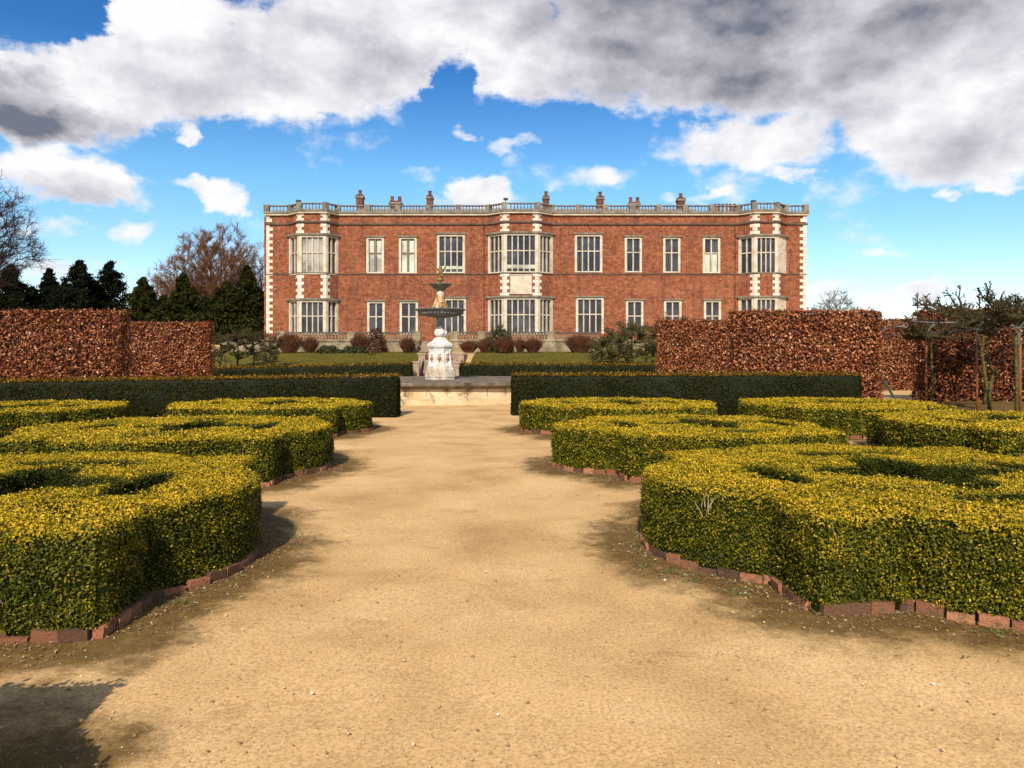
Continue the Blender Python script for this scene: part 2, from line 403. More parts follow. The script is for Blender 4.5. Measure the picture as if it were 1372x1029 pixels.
    shade = ramp(nt, dark, [(0.0, (.97, .96, .97)), (.24, (.78, .77, .82)), (.52, (.55, .54, .60)), (.82, (.33, .33, .38)), (1.0, (.17, .19, .25))])
    sc = N(nt, 'ShaderNodeVectorMath', operation='SCALE'); nt.links.new(shade, sc.inputs[0]); sc.inputs['Scale'].default_value = .97 / K
    nt.links.new(mix(nt, alpha, skyc, sc.outputs[0]), bg.inputs[0])
    bg.inputs[1].default_value = K

SKYV = 2.05
CLOUDS = [  # px, py, rx, ry, weight in the photograph's sky
    (60, 140, 170, 68, 1.1), (190, 112, 160, 75, 1.1), (330, 80, 190, 100, 1.2), (470, 80, 150, 100, 1.2), (540, 20, 150, 110, 1.0), (215, 10, 110, 60, .8),
    (0, 105, 90, 80, 1.0),
    (690, 45, 130, 95, 1.2), (830, 60, 190, 110, 1.3), (1000, 30, 260, 120, 1.4), (1200, 60, 260, 140, 1.4), (1290, 165, 170, 85, 1.1), (1372, 60, 160, 160, 1.2),
    (965, 195, 115, 48, .85), (1050, 190, 70, 40, .6), (1060, 234, 50, 16, .6), (1280, 262, 22, 18, .6), (1345, 242, 40, 18, .6),
    (70, 232, 150, 40, .95), (170, 255, 90, 25, .55), (292, 258, 66, 20, .9), (175, 303, 50, 20, .6), (60, 295, 80, 25, .7), (260, 190, 26, 17, .8), (120, 358, 120, 22, .6),
    (648, 243, 48, 26, .95), (632, 181, 22, 13, .7), (780, 238, 80, 26, .62), (590, 258, 80, 18, .5), (700, 190, 60, 12, .5), (560, 232, 40, 12, .3),
    (1235, 397, 75, 18, .85), (1110, 388, 60, 22, .9), (1190, 345, 60, 12, .3), (930, 268, 60, 12, .45),
    (400, -120, 500, 130, 1.1), (1000, -150, 600, 160, 1.2),
    (602, 112, 34, 62, -1.0), (736, 24, 16, 26, -1.0), (92, 22, 62, 46, -1.1), (20, 30, 30, 16, -.6), (790, 158, 40, 20, -.5)]
DARK = [
    (20, 140, 120, 60, .95), (80, 165, 120, 35, .55), (260, 90, 160, 60, .28), (420, 50, 150, 90, .32), (520, 110, 110, 60, .30), (120, 60, 120, 40, .2),
    (880, 30, 230, 80, .85), (1080, 40, 240, 100, .65), (1290, 40, 220, 80, .60), (800, 110, 130, 60, .45), (940, 120, 160, 45, .45), (1280, 200, 140, 60, .40), (1130, 130, 130, 50, .35),
    (90, 250, 120, 26, .45), (640, 20, 120, 40, .25), (1000, -150, 600, 160, .7), (400, -120, 500, 130, .4)]
build_world()

S.view_settings.view_transform = 'Standard'; S.view_settings.look = 'None'
S.view_settings.gamma = 1; S.view_settings.exposure = 0.1
S.cycles.max_bounces = 5; S.cycles.diffuse_bounces = 2; S.cycles.glossy_bounces = 2

# ------------------------------------------------------------------ beds: plan shapes
ROT = R(4.5)
def bed_poly(c, bulge, w, a=1.72, n=14):
    pts = []
    for s in range(4):                                   # front, right, back, left
        b = bulge[s]; ww = w[s]; ch = a - ww
        ins = .13; b = b + ins                            # the lobe springs from a small nick behind each square corner
        r = (ch * ch + b * b) / (2 * b); th = math.asin(min(1, ch / r))
        if b > r: th = math.pi - th
        loc = [(-a, -a), (-a + ww - .03, -a)]
        for i in range(n + 1):
            t = -th + 2 * th * i / n
            loc.append((r * math.sin(t), -a + ins - b + r - r * math.cos(t)))
        loc.append((a - ww + .03, -a))
        q = s * math.pi / 2
        for x, y in loc:
            X, Y = x * math.cos(q) - y * math.sin(q), x * math.sin(q) + y * math.cos(q)
            pts.append((c[0] + X * math.cos(ROT) - Y * math.sin(ROT), c[1] + X * math.sin(ROT) + Y * math.cos(ROT)))
    return np.array(pts)

def bed_hole(c, ox, oy, fn, n=28, squash=(1, 1)):
    pts = []
    for i in range(n):
        t = -2 * math.pi * i / n                          # clockwise: side normals point into the hole
        r = fn(t); x, y = ox + r * math.cos(t) * squash[0], oy + r * math.sin(t) * squash[1]
        pts.append((c[0] + x * math.cos(ROT) - y * math.sin(ROT), c[1] + x * math.sin(ROT) + y * math.cos(ROT)))
    return np.array(pts)

def inside(P, poly):
    x, y = P[:, 0], P[:, 1]; r = np.zeros(len(P), bool); j = len(poly) - 1
    for i in range(len(poly)):
        xi, yi = poly[i]; xj, yj = poly[j]
        if yi != yj:
            r ^= ((yi > y) != (yj > y)) & (x < (xj - xi) * (y - yi) / (yj - yi) + xi)
        j = i
    return r

def resample(poly, step):
    out = []; nrm = []
    for i in range(len(poly)):
        a, b = poly[i], poly[(i + 1) % len(poly)]
        d = b - a; L = math.hypot(*d)
        k = max(1, int(L / step))
        for q in range(k): out.append(a + d * (q / k)); nrm.append((d[1] / L, -d[0] / L))
    return np.array(out), np.array(nrm)

def sine_noise(x, y, s):
    return (np.sin(x * 3.1 * s + 1.3 * np.sin(y * 2.3 * s)) + np.sin(y * 3.7 * s + 1.1 * np.sin(x * 2.9 * s) + 2) + .6 * np.sin(x * 7.3 * s + y * 6.1 * s)) / 2.6

BH = .63
BEDS = [  # name key, centre, bulge (front,right,back,left), notch w, leaf length, density, label
    ((-4.30, 6.00), (.40, .42, .50, .50), (.55, .62, .6, .6), .0098, 8200, 'large near box hedge bed left of the sandy path'),
    ((3.56, 6.70), (.50, .5, .50, .64), (.6, .6, .6, .62), .0098, 8200, 'large near box hedge bed right of the sandy path'),
    ((-5.03, 11.34), (.48, .50, .50, .50), (.6, .60, .6, .6), .0145, 4200, 'middle box hedge bed left of the sandy path'),
    ((2.99, 11.80), (.46, .2, .46, .78), (.6, .6, .6, .62), .0145, 4200, 'middle box hedge bed right of the sandy path'),
    ((-5.65, 17.5), (.48, .58, .50, .50), (.6, .60, .6, .6), .021, 2000, 'farthest box hedge bed left of the path'),
    ((2.55, 17.7), (.50, .5, .50, .62), (.6, .6, .6, .62), .021, 2000, 'farthest box hedge bed beside the path on the right'),
    ((-10.9, 16.3), (.48, .5, .50, .50), (.6, .4, .6, .6), .021, 2000, 'box hedge bed cut off by the left picture edge'),
    ((7.75, 17.75), (.50, .5, .50, .50), (.6, .6, .6, .6), .021, 2000, 'far box hedge bed below the tall right copper beech hedge'),
    ((8.65, 12.7), (.50, .5, .50, .50), (.6, .6, .6, .6), .018, 2700, 'box hedge bed below the mossy pergola trees'),
]
BED_OUT = [bed_poly(b[0], b[1], b[2], 1.55 if b[0][0] == 2.99 else 1.72) for b in BEDS]
OFF = bed_poly((-3.68, 1.12), (.48, .5, .50, .50), (.6, .3, .6, .6))   # the bed whose shadow falls in at the lower left

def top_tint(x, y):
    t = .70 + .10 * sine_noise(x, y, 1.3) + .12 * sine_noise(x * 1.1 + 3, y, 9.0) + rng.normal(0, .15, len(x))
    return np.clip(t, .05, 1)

def make_bed(i, poly, c, L, dens, label, holes=True):
    hs = []
    if holes:
        hs = [bed_hole(c, .15, .15, lambda t: .74 + .24 * math.cos(4 * t)),
              bed_hole(c, -1.22, .05, lambda t: 1, 20, (.20, .62)), bed_hole(c, 1.25, .05, lambda t: 1, 20, (.20, .62)),
              bed_hole(c, .15, -1.22, lambda t: 1, 20, (.62, .20)), bed_hole(c, .15, 1.35, lambda t: 1, 20, (.62, .20))]
    g = NP(); h = BH
    loops = [poly] + hs
    flat = np.concatenate(loops)
    tri = tessellate_polygon([[Vector((p[0], p[1], 0)) for p in q] for q in loops])
    V = np.column_stack([flat, np.full(len(flat), h - .02)])
    T = np.array(tri)
    e1 = V[T[:, 1]] - V[T[:, 0]]; e2 = V[T[:, 2]] - V[T[:, 0]]
    fl = np.cross(e1, e2)[:, 2] < 0; T[fl] = T[fl][:, ::-1]
    g.tris(V, T, 0)
    for q in loops:
        k = len(q); lo = np.column_stack([q, np.full(k, .02)]); hi = np.column_stack([q, np.full(k, h - .02)])
        g.quads(np.concatenate([lo, hi]), [(a, (a + 1) % k, k + (a + 1) % k, k + a) for a in range(k)], 0)
    # top leaves
    mn, mx = poly.min(0), poly.max(0)
    n = int(dens * np.prod(mx - mn)); P = rng.uniform(mn, mx, (n, 2))
    ok = inside(P, poly)
    for q in hs: ok &= ~inside(P, q)
    P = P[ok]
    zz = h + .022 * sine_noise(P[:, 0], P[:, 1], 2.2) + rng.uniform(-.03, .022, len(P))
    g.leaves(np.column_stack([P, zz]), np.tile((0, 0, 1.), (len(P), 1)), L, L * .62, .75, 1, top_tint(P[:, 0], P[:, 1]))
    m_ = rng.integers(0, len(P), len(P) // 45)                     # stray shoots above the cut
    g.leaves(np.column_stack([P[m_], h + rng.uniform(.015, .055, len(m_))]), np.tile((0, 0, 1.), (len(m_), 1)), L * 1.1, L * .6, 1.2, 1, np.clip(rng.normal(.75, .15, len(m_)), 0, 1))
    # side leaves
    for li, q in enumerate(loops):
        rs, nr = resample(q, .012)
        per = np.linalg.norm(np.roll(q, -1, 0) - q, axis=1).sum()
        n = int(dens * per * h * 1.45)
        k = rng.integers(0, len(rs), n)
        z = .06 + (h - .05) * rng.uniform(0, 1, n)
        off = .018 + rng.uniform(-.022, .024, n) + .014 * sine_noise(rs[k, 0] + rs[k, 1], z * 1.3, 3.0)
        off -= .010 * np.clip((z - h + .03) / .03, 0, 1)
        thin = sine_noise(rs[k, 0] * .9 - rs[k, 1] * 1.1 + 5, z * 1.6, 3.3) > .62          # thin, see-into patches
        kp = ~thin | (rng.random(n) < .45)
        k, z, off = k[kp], z[kp], off[kp]; n = len(k)
        P = np.column_stack([rs[k] + nr[k] * off[:, None] + rng.normal(0, .008, (n, 2)), z])
        NN = np.column_stack([nr[k], np.full(n, .35)])
        t = .385 + .10 * sine_noise(rs[k, 0] * 1.2 + rs[k, 1], z * 2.2, 1.5) + .10 * sine_noise(rs[k, 0] - rs[k, 1], z, 8.0) + rng.normal(0, .16, n) + .24 * np.clip((z - h + .08) / .08, 0, 1) - (.30 if li else 0) + (-.05 if c[0] < 0 else .0)  # hole walls get darker leaves: older growth, with the shade put into the tint
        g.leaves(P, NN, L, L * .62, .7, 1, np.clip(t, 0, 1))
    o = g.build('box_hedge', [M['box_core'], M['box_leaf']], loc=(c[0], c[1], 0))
    tag(o, label, 'hedge', 'clipped box hedge beds')
    return o

def make_edging(poly, c, label, blen=.17):
    mb = MB(); off = .012
    ctr = np.array(c)
    rs, nr = resample(poly, .02)
    seg = np.linalg.norm(np.diff(np.vstack([rs, rs[:1]]), axis=0), axis=1); cum = np.concatenate([[0], np.cumsum(seg)])
    s = 0.0; tot = cum[-1]
    while s < tot - blen * .5:
        i = np.searchsorted(cum, s + blen / 2) % len(rs)
        p = rs[i] + nr[i] * off; n = nr[i]; t = np.array([-n[1], n[0]])
        t = t + n * random.uniform(-.06, .06); t /= np.linalg.norm(t); n = np.array([t[1], -t[0]])
        hh = random.uniform(.042, .078) if random.random() > .08 else random.uniform(.025, .04); dd = random.uniform(-.014, .014)
        p = p + n * dd
        hl = blen / 2 - random.uniform(.003, .010)
        if True:
            fr = (p[0], p[1], t[0], t[1], n[0], n[1])
            b0 = len(mb.v)
            mb.lbox(fr, -hl, hl, -.03, hh, -.035, .03)
            lean = random.uniform(-.004, .02); tw = random.uniform(-.009, .009)
            for q in range(b0 + 4, b0 + 8):
                x, y, z = mb.v[q]; mb.v[q] = (x + n[0] * lean, y + n[1] * lean, z + tw * (1 if (q % 2) else -1))
        s += blen
    k = len(poly); a_ = [tuple(p) for p in poly]
    pr = np.roll(poly, -1, 0) - np.roll(poly, 1, 0); nn = np.column_stack([pr[:, 1], -pr[:, 0]]); nn /= np.linalg.norm(nn, axis=1)[:, None]
    b_ = poly + nn * .022
    mb.add([(x, y, .012) for x, y in a_] + [(x, y, .012) for x, y in b_] + [(x, y, -.03) for x, y in b_], [(i, k + i, k + (i + 1) % k, (i + 1) % k) for i in range(k)] + [(k + i, 2 * k + i, 2 * k + (i + 1) % k, k + (i + 1) % k) for i in range(k)], 1)
    o = mb.build('brick_edging', [M['edging'], M['moss_mortar']], loc=(c[0], c[1], 0), bevel=.006)
    tag(o, label, 'edging', 'brick edgings round the hedge beds')

for i, (b, poly) in enumerate(zip(BEDS, BED_OUT)):
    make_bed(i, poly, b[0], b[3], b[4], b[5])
    make_edging(poly, b[0], 'red brick edging of the ' + b[5], .17 if b[0][1] < 13 else .24)
bo = make_bed(9, OFF, (-3.68, 1.12), .02, 1500, 'clipped box hedge bed behind the camera that shades the ground at lower left', holes=False)

# pale dead twigs poking out of the near beds
def dead_twigs(cx, cy, nx, ny, z0, n, parent):
    mb = MB()
    for _ in range(n):
        tx, ty = -ny, nx; u = random.uniform(-.07, .07)
        p = Vector((cx + tx * u + nx * .02, cy + ty * u + ny * .02, z0 + random.uniform(-.1, .1)))
        d = Vector((tx * random.uniform(-.5, .5) + nx * .15, ty * random.uniform(-.5, .5) + ny * .15, random.uniform(.5, 1))).normalized()
        pts = [p]
        for k in range(3):
            d = (d + Vector((random.uniform(-.4, .4), random.uniform(-.2, .2), random.uniform(-.2, .2)))).normalized(); pts.append(pts[-1] + d * random.uniform(.03, .06))
        mb.tube(pts, [.0032, .003, .002, .001], 4)
    mb.build('dead_twig', M['dead_twig'], parent)
beds = [o for o in COL.objects if o.name.startswith('box_hedge')]
dead_twigs(1.50, 5.75, -.7, -.72, .42, 9, beds[1])
dead_twigs(2.14, 4.88, 0, -1, .42, 7, beds[1])
dead_twigs(-2.98, 4.29, 0, -1, .30, 6, beds[0])
dead_twigs(-3.7, 9.55, 0, -1, .30, 8, beds[2])

# ------------------------------------------------------------------ ground
def terrain(y):
    ys = np.array([-400, 41.8, 44.5, 57, 62, 68, 3000.]); zs = np.array([0, 0, .55, 2.02, 2.3, 3.15, 3.2])
    return np.interp(y, ys, zs)

def make_ground():
    xs = np.unique(np.concatenate([np.linspace(-900, -60, 8), np.linspace(-60, -12, 25), np.arange(-12, 12.01, .08), np.linspace(12, 60, 25), np.linspace(60, 900, 8)]))
    ys = np.unique(np.concatenate([np.linspace(-300, -4, 10), np.arange(-4, 1.5, .5), np.arange(1.5, 22, .08), np.arange(22, 64, .5), np.linspace(64, 80, 9), np.linspace(80, 1400, 12)]))
    X, Y = np.meshgrid(xs, ys); x, y = X.ravel(), Y.ravel()
    z = terrain(y) + np.where((np.abs(x) < 12) & (y < 22) & (y > 1.4), .008 * sine_noise(x, y, .8) + .004 * sine_noise(x, y, 3.1) - .004, 0)
    nx, ny = len(xs), len(ys)
    i = np.arange(nx * ny).reshape(ny, nx)
    Q = np.stack([i[:-1, :-1], i[:-1, 1:], i[1:, 1:], i[1:, :-1]], -1).reshape(-1, 4)
    # moss and soil creeping out from the beds' feet
    d = np.full(len(x), 9.0); near = np.where((np.abs(x) < 14) & (y > -2) & (y < 24))[0]
    pts = np.concatenate([resample(p, .12)[0] for p in BED_OUT + [OFF]])
    for ch in np.array_split(near, 60):
        dd = np.sqrt((x[ch, None] - pts[None, :, 0]) ** 2 + (y[ch, None] - pts[None, :, 1]) ** 2).min(1)
        d[ch] = dd
    for p in BED_OUT: d[near] = np.where(inside(np.column_stack([x[near], y[near]]), p), 0, d[near])
    d = np.where((x > 12.9) & (x < 30) & (y > 20.4) & (y < 31), np.minimum(d, .15), d)     # bare soil under the pergola
    g = NP(); g.quads(np.column_stack([x, y, z]), Q, 0)
    me_o = g.build('ground', [M['ground']])
    at_ = me_o.data.attributes.new('moss', 'FLOAT', 'POINT'); at_.data.foreach_set('value', np.clip(1 - d / 1.35, 0, 1).astype(np.float32))
    me_o.data.polygons.foreach_set('use_smooth', np.ones(len(Q), bool))
    me_o['kind'] = 'structure'
    return me_o

def ground_mat():
    m, nt, b = new_mat('sandy_gravel'); p = pos(nt)
    c = ramp(nt, noise(nt, p, .8, 6, .6, .4), [(.3, (.46, .27, .105)), (.5, (.62, .385, .162)), (.7, (.72, .465, .215))])
    c = mix(nt, mth(nt, 'MULTIPLY', sstep(nt, noise(nt, p, 2.6, 5, .7), .55, .75), .45), c, (.44, .265, .12))
    st = N(nt, 'ShaderNodeMapping'); st.inputs['Scale'].default_value = (.7, 2.0, 1); nt.links.new(p, st.inputs[0])
    c = mix(nt, mth(nt, 'MULTIPLY', sstep(nt, noise(nt, st.outputs[0], 1.4, 4, .6, 1.0), .6, .74), .5), c, (.34, .195, .085))
    g1 = noise(nt, p, 55, 3, .7); g2 = noise(nt, p, 140, 2, .6)
    c = mix(nt, 1.0, c, ramp(nt, g1, [(.3, (.62, .58, .52)), (.5, (1, 1, 1)), (.72, (1.3, 1.32, 1.35))]), 'MULTIPLY')
    c = mix(nt, mth(nt, 'MULTIPLY', sstep(nt, g2, .62, .72), .6), c, (.72, .56, .36))
    c = mix(nt, mth(nt, 'MULTIPLY', sstep(nt, noise(nt, p, 90, 2, .5), .66, .74), .7), c, (.17, .10, .05))
    a = N(nt, 'ShaderNodeAttribute', attribute_name='moss').outputs['Fac']
    mk = mth(nt, 'ADD', a, mth(nt, 'MULTIPLY', mth(nt, 'SUBTRACT', noise(nt, p, 2.6, 7, .75), .5), 1.0))
    moss = ramp(nt, noise(nt, p, 9, 5, .75), [(.3, (.032, .018, .005)), (.46, (.12, .062, .016)), (.54, (.105, .066, .009)), (.64, (.22, .12, .038)), (.78, (.40, .26, .11))])
    c = mix(nt, mth(nt, 'MULTIPLY', sstep(nt, mk, .40, .80), .92), c, moss)
    nt.links.new(c, b.inputs['Base Color']); b.inputs['Roughness'].default_value = .95; b.inputs['Specular IOR Level'].default_value = .15
    h = mth(nt, 'ADD', g1, mth(nt, 'MULTIPLY', noise(nt, p, 7, 4, .6), 1.5))
    bump(nt, b, mth(nt, 'ADD', h, mth(nt, 'MULTIPLY', g2, .5)), .32, .009)
    return m
M['ground'] = ground_mat()
make_ground()

# loose stones, leaf litter, small weeds
def stones():
    g = NP(); n = 16000
    y = 2.6 + 9 * rng.beta(1, 2.2, n); x = rng.uniform(-.72, .72, n) * y * 1.05
    ok = np.ones(n, bool)
    for p in BED_OUT + [OFF]: ok &= ~inside(np.column_stack([x, y]), p)
    x, y = x[ok], y[ok]; n = len(x)
    s = .0018 + .0040 * rng.beta(1, 3.2, n) + .007 * (rng.random(n) < .018)
    base = np.array([(1, 0, 0), (0, 1, 0), (-1, 0, 0), (0, -1, 0), (0, 0, .7), (0, 0, -.6)])
    V = base[None] * s[:, None, None] * rng.uniform(.6, 1.5, (n, 6, 3)); V += np.column_stack([x, y, .002 + s * .25])[:, None]
    F_ = np.array([(0, 1, 4), (1, 2, 4), (2, 3, 4), (3, 0, 4), (1, 0, 5), (2, 1, 5), (3, 2, 5), (0, 3, 5)])
    T = (F_[None] + (np.arange(n) * 6)[:, None, None]).reshape(-1, 3)
    g.tris(V.reshape(-1, 3), T, 0, np.repeat(rng.beta(2, 1.6, n), 8))
    tag(g.build('gravel', [M['pebble']]), 'loose pale grit and small stones on the sandy path', 'gravel', kind='stuff')
stones()
def litter():
    g = NP(); P = []; 
    for p in BED_OUT[:4]:
        rs, nr = resample(p, .03); k = rng.integers(0, len(rs), 5200)
        d = .06 + rng.exponential(.16, len(k))
        P.append(rs[k] + nr[k] * d[:, None] + rng.normal(0, .03, (len(k), 2)))
    P = np.concatenate(P); ok = np.ones(len(P), bool)
    for p in BED_OUT: ok &= ~inside(P, p)
    P = P[ok]; n = len(P)
    g.leaves(np.column_stack([P, rng.uniform(.004, .014, n)]), np.tile((0, 0, 1.), (n, 1)), .012, .0048, .35, 0, rng.beta(1.6, 1.6, n))
    tag(g.build('leaf_litter', [M['litter']]), 'pale dry clippings and leaf litter along the brick edgings', 'leaf litter', kind='stuff')
litter()
def weeds():
    g = NP()
    spots = [(1.05, 5.9), (1.35, 5.55), (1.15, 6.6), (1.6, 5.25), (-1.95, 6.9), (-2.2, 5.0), (2.9, 4.5), (1.22, 5.75)]
    for x, y in spots:
        k = 26; P = np.column_stack([x + rng.normal(0, .05, k), y + rng.normal(0, .04, k), rng.uniform(.005, .03, k)])
        g.leaves(P, np.tile((0, 0, 1.), (k, 1)), .013, .006, .6, 0, rng.random(k))
    tag(g.build('weeds', [M['weed']]), 'tiny green weeds sprouting beside the brick edgings', 'weeds', kind='stuff')
weeds()

# ------------------------------------------------------------------ clipped slab hedges (yew, copper beech)
def slab_hedge(name, x0, x1, y0, y1, z0, z1, mats, L, W, dens, shell, tints, spread, label, group, rough=.05, zl=None, toptint=None, round_=.08):
    """zl: top height at the left end when it differs from z1"""
    g = NP()
    zl = z1 if zl is None else zl
    zt = lambda x: zl + (z1 - zl) * (x - x0) / (x1 - x0)
    i = shell * .7
    c = MB(); c.box(x0 + i, x1 - i, y0 + i, y1 - i, z0, 1)
    V = np.array(c.v); tp = V[:, 2] > .99; V[tp, 2] = [zt(x) - min(i, .07) for x in V[tp, 0]]
    g.quads(V, c.f, 0)
    faces = [((x0, y0), (x1, y0), (0, -1, 0)), ((x0, y1), (x0, y0), (-1, 0, 0)), ((x1, y0), (x1, y1), (1, 0, 0))]
    for (a, b, nn) in faces:
        a, b = np.array(a), np.array(b); Ln = np.linalg.norm(b - a)
        n = int(dens * Ln * (max(z1, zl) - z0)); u = rng.random(n); p = a + (b - a) * u[:, None]
        zmax = zt(p[:, 0]); z = z0 + (zmax - z0) * rng.random(n)
        dep = shell * rng.beta(1.1, 2.0, n)
        wob = rough * sine_noise(p[:, 0] * .8 + p[:, 1], z, 1.0)
        edge = round_ * np.clip((z - zmax + .25) / .25, 0, 1) ** 2 + .5 * round_ * np.clip(1 - np.minimum(u, 1 - u) * Ln / .25, 0, 1) ** 2
        q = np.array(nn[:2])[None] * (wob - dep - edge)[:, None] + p
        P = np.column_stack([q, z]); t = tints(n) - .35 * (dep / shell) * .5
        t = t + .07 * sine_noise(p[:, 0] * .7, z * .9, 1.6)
        kp = (sine_noise(p[:, 0] * 1.3 + p[:, 1], z * 1.5, 2.1) < .58) | (rng.random(n) < .5)
        P, t, z, n = P[kp], t[kp], z[kp], int(kp.sum()); zmax = zt(P[:, 0])
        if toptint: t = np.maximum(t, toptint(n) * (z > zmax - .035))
        g.leaves(P, np.tile(np.array(nn) + (0, 0, .25), (n, 1)), L, W, spread, 1, np.clip(t, 0, 1), .3)
    n = int(dens * (x1 - x0) * (y1 - y0)); x = rng.uniform(x0, x1, n); y = rng.uniform(y0, y1, n)
    P = np.column_stack([x, y, zt(x) + rough * .7 * sine_noise(x, y, 1.2) + rng.uniform(-.6, .25, n) * L * 1.3 + rng.exponential(L * .55, n)])
    t = toptint(n) if toptint else tints(n)
    g.leaves(P, np.tile((0, 0, 1.), (n, 1)), L, W, spread, 1, np.clip(t, 0, 1), .3)
    o = g.build(name, mats, loc=((x0 + x1) / 2, (y0 + y1) / 2, z0))
    return tag(o, label, 'hedge', group)

yew = [M['yew_core'], M['yew_leaf']]
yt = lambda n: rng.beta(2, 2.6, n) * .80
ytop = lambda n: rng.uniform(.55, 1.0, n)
YG = 'low dark yew hedges'
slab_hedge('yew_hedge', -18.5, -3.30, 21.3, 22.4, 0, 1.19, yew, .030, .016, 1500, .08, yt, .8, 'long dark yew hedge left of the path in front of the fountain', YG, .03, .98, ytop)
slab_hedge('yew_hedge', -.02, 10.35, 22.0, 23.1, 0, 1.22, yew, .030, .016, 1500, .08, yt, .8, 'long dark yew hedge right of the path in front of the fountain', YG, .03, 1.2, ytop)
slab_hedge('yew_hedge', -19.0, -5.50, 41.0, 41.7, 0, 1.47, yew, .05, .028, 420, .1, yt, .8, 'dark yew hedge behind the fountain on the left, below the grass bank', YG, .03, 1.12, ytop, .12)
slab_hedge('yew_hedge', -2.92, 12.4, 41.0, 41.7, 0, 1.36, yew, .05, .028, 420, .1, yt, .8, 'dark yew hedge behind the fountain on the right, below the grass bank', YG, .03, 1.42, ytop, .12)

beech = [M['beech_core'], M['beech_leaf']]
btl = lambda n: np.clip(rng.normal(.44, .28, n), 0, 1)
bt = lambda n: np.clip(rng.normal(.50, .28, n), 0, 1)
BG = 'tall copper beech hedges'
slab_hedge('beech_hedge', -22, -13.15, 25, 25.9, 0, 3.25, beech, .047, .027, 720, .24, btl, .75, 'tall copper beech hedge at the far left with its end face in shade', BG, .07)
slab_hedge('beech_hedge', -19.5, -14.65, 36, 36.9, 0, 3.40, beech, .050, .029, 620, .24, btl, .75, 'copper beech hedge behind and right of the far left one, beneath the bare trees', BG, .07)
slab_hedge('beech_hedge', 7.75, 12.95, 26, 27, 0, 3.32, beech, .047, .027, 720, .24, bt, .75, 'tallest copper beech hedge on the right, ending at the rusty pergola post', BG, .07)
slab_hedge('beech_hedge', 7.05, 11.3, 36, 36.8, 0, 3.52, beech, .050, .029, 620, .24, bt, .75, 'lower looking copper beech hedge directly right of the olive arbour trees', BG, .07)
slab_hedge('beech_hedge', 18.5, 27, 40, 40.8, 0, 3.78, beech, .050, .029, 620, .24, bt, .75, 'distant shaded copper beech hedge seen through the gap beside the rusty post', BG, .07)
slab_hedge('beech_hedge', 16.2, 27, 29.5, 30.4, 0, 3.55, beech, .056, .032, 420, .30, lambda n: np.clip(rng.normal(.34, .28, n), 0, 1), .8, 'gappy copper beech hedge behind the mossy pergola trees at the right edge', BG, .14)

